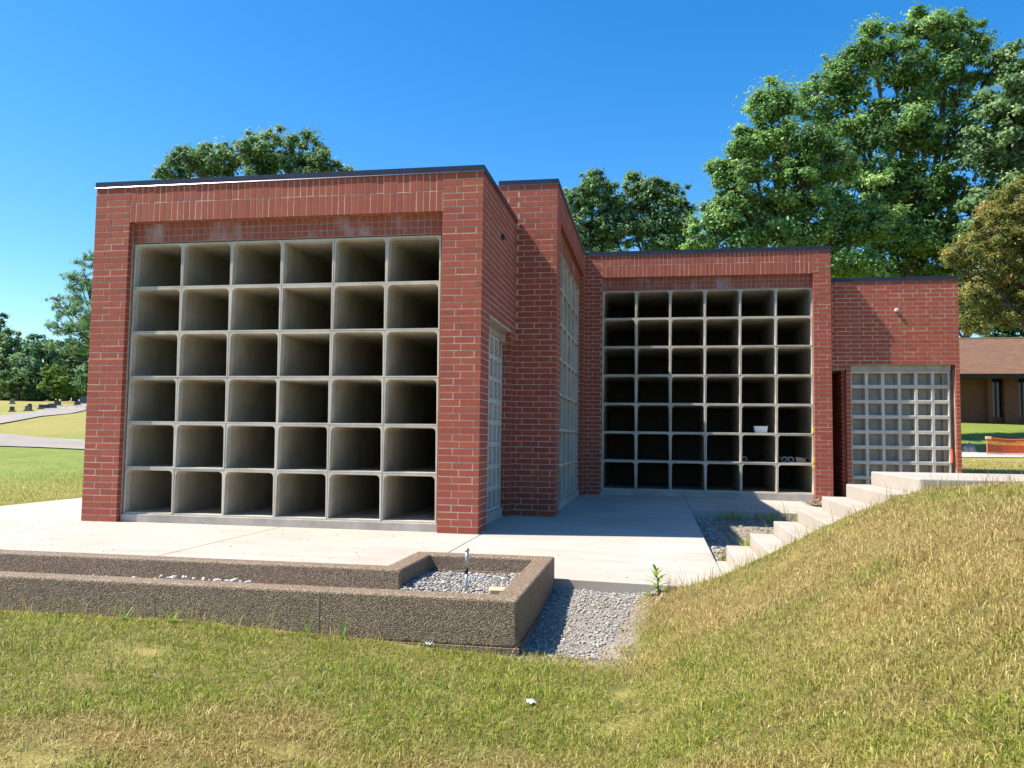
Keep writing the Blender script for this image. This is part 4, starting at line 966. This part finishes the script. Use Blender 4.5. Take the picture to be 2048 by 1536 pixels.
o = stones('debris_pile', np.stack([pd[0]+x, pd[1]+y, .0+.12*np.exp(-(x/.14)**2-(y/.22)**2)*r.random(260)], -1), .02, .05, mat_plain('dead_leaves', (.24, .17, .11), .95), 17, .35)
tag(o, 'heap of dead leaves and clods beside the steps', 'debris')

def plant(name, base, label, n, lmin, lmax, wid, spread, mat, seed, stem=.0):
    rr = random.Random(seed); root = empty(name, base); tag(root, label, 'plant')
    if stem: Geo().tube([(0, 0, -.02), (-.01, 0, stem*.5), (-.035, 0, stem)], [.009, .007, .003], 6).build('stem', mat, root)
    for i in range(n):
        a = i*2.4+rr.uniform(-.4, .4); f = i/max(1, n-1); L = lmax + (lmin-lmax)*f; z0 = stem*f*.95; el = (.35+.75*f) if stem else rr.uniform(.7, 1.35)
        dx, dy = math.cos(a), math.sin(a); sx, sy = -dy, dx; g = Geo(); k = 5; rows = []
        for j in range(k+1):
            t = j/k; w = wid*(math.sin(math.pi*min(t*.9+.08, 1))**.8)*(L/lmax)**.5 if stem else wid*(1-t)
            rr_ = L*t*math.cos(el)*(1+.15*t); zz = z0 + L*t*math.sin(el) - spread*L*t*t
            ox = -.035*f if stem else 0
            for s in (-1, 0, 1): g.v.append((ox+dx*rr_+sx*w*s, dy*rr_+sy*w*s, zz - (0 if s else .15*w)))
        for j in range(k):
            for s in (0, 1): q = j*3+s; g.f.append((q, q+3, q+4, q+1)); g.t.append(0.)
        me = g.mesh('leaf'); at_ = me.attributes.get('tint') or me.attributes.new('tint', 'FLOAT', 'FACE'); at_.data.foreach_set('value', [min(.95, max(.02, rr.gauss(.5, .22)))]*len(me.polygons))
        link('leaf', me, mat, root)
    return root
p = on_plane(1318, 1190, 2, -.1); plant('tall_weed', (p[0], p[1], -.13), 'leafy upright green weed at the slab corner by the grassy bank', 22, .10, .21, .022, .35, MWEED, 5, .30)
p = hit(1210, 1215, 20, 5); plant('grass_tuft', (p[0], p[1], p[2]), 'little green grass tuft sprouting from the gravel', 14, .06, .11, .003, .3, MWEED, 6)
p = hit(1245, 1262, 20, 5); plant('small_weed', (p[0], p[1], p[2]), 'small dark weed on the clay at the bank foot', 9, .05, .09, .008, .5, MWEED, 7)
for i, (px, py, s, lab) in enumerate(((712, 1262, .26, 'curled green weed against the planter front'), (628, 1262, .26, 'thin dark weed stem against the planter front'), (268, 1232, .28, 'pair of bright grass blades rising before the planter at left'), (345, 1245, .27, 'arching grass blades before the planter front'))):
    p = hit(px, py, 20, 3); plant('weed', (p[0], min(p[1], -5.54), gz(p[0], min(p[1], -5.54))), lab, 7, s*.6, s*1.1, .006, .12, MWEED, 20+i)

sx = np.r_[r.uniform(-9, 3.1, 520), r.uniform(.8, 3.1, 160)]; sy = np.r_[r.uniform(-4, .0, 520), r.uniform(0, 8.6, 160)]
k_ = (sx < 0) | (sy > -3.1); k_ &= ~((sx > -6.4) & (sx < .2) & (sy > -.1)) & ~((sx < .06) & (sy < -4.1)); sx, sy = sx[k_], sy[k_]
sz = np.array([slab_z(a, b) for a, b in zip(sx, sy)])
tag(stones('slab_specks', np.stack([sx, sy, sz+.002], -1), .003, .008, mat_plain('dry_bits', (.16, .12, .09), .95), 18, .4), 'tiny dry leaf bits and crumbs scattered on the slab', 'debris')
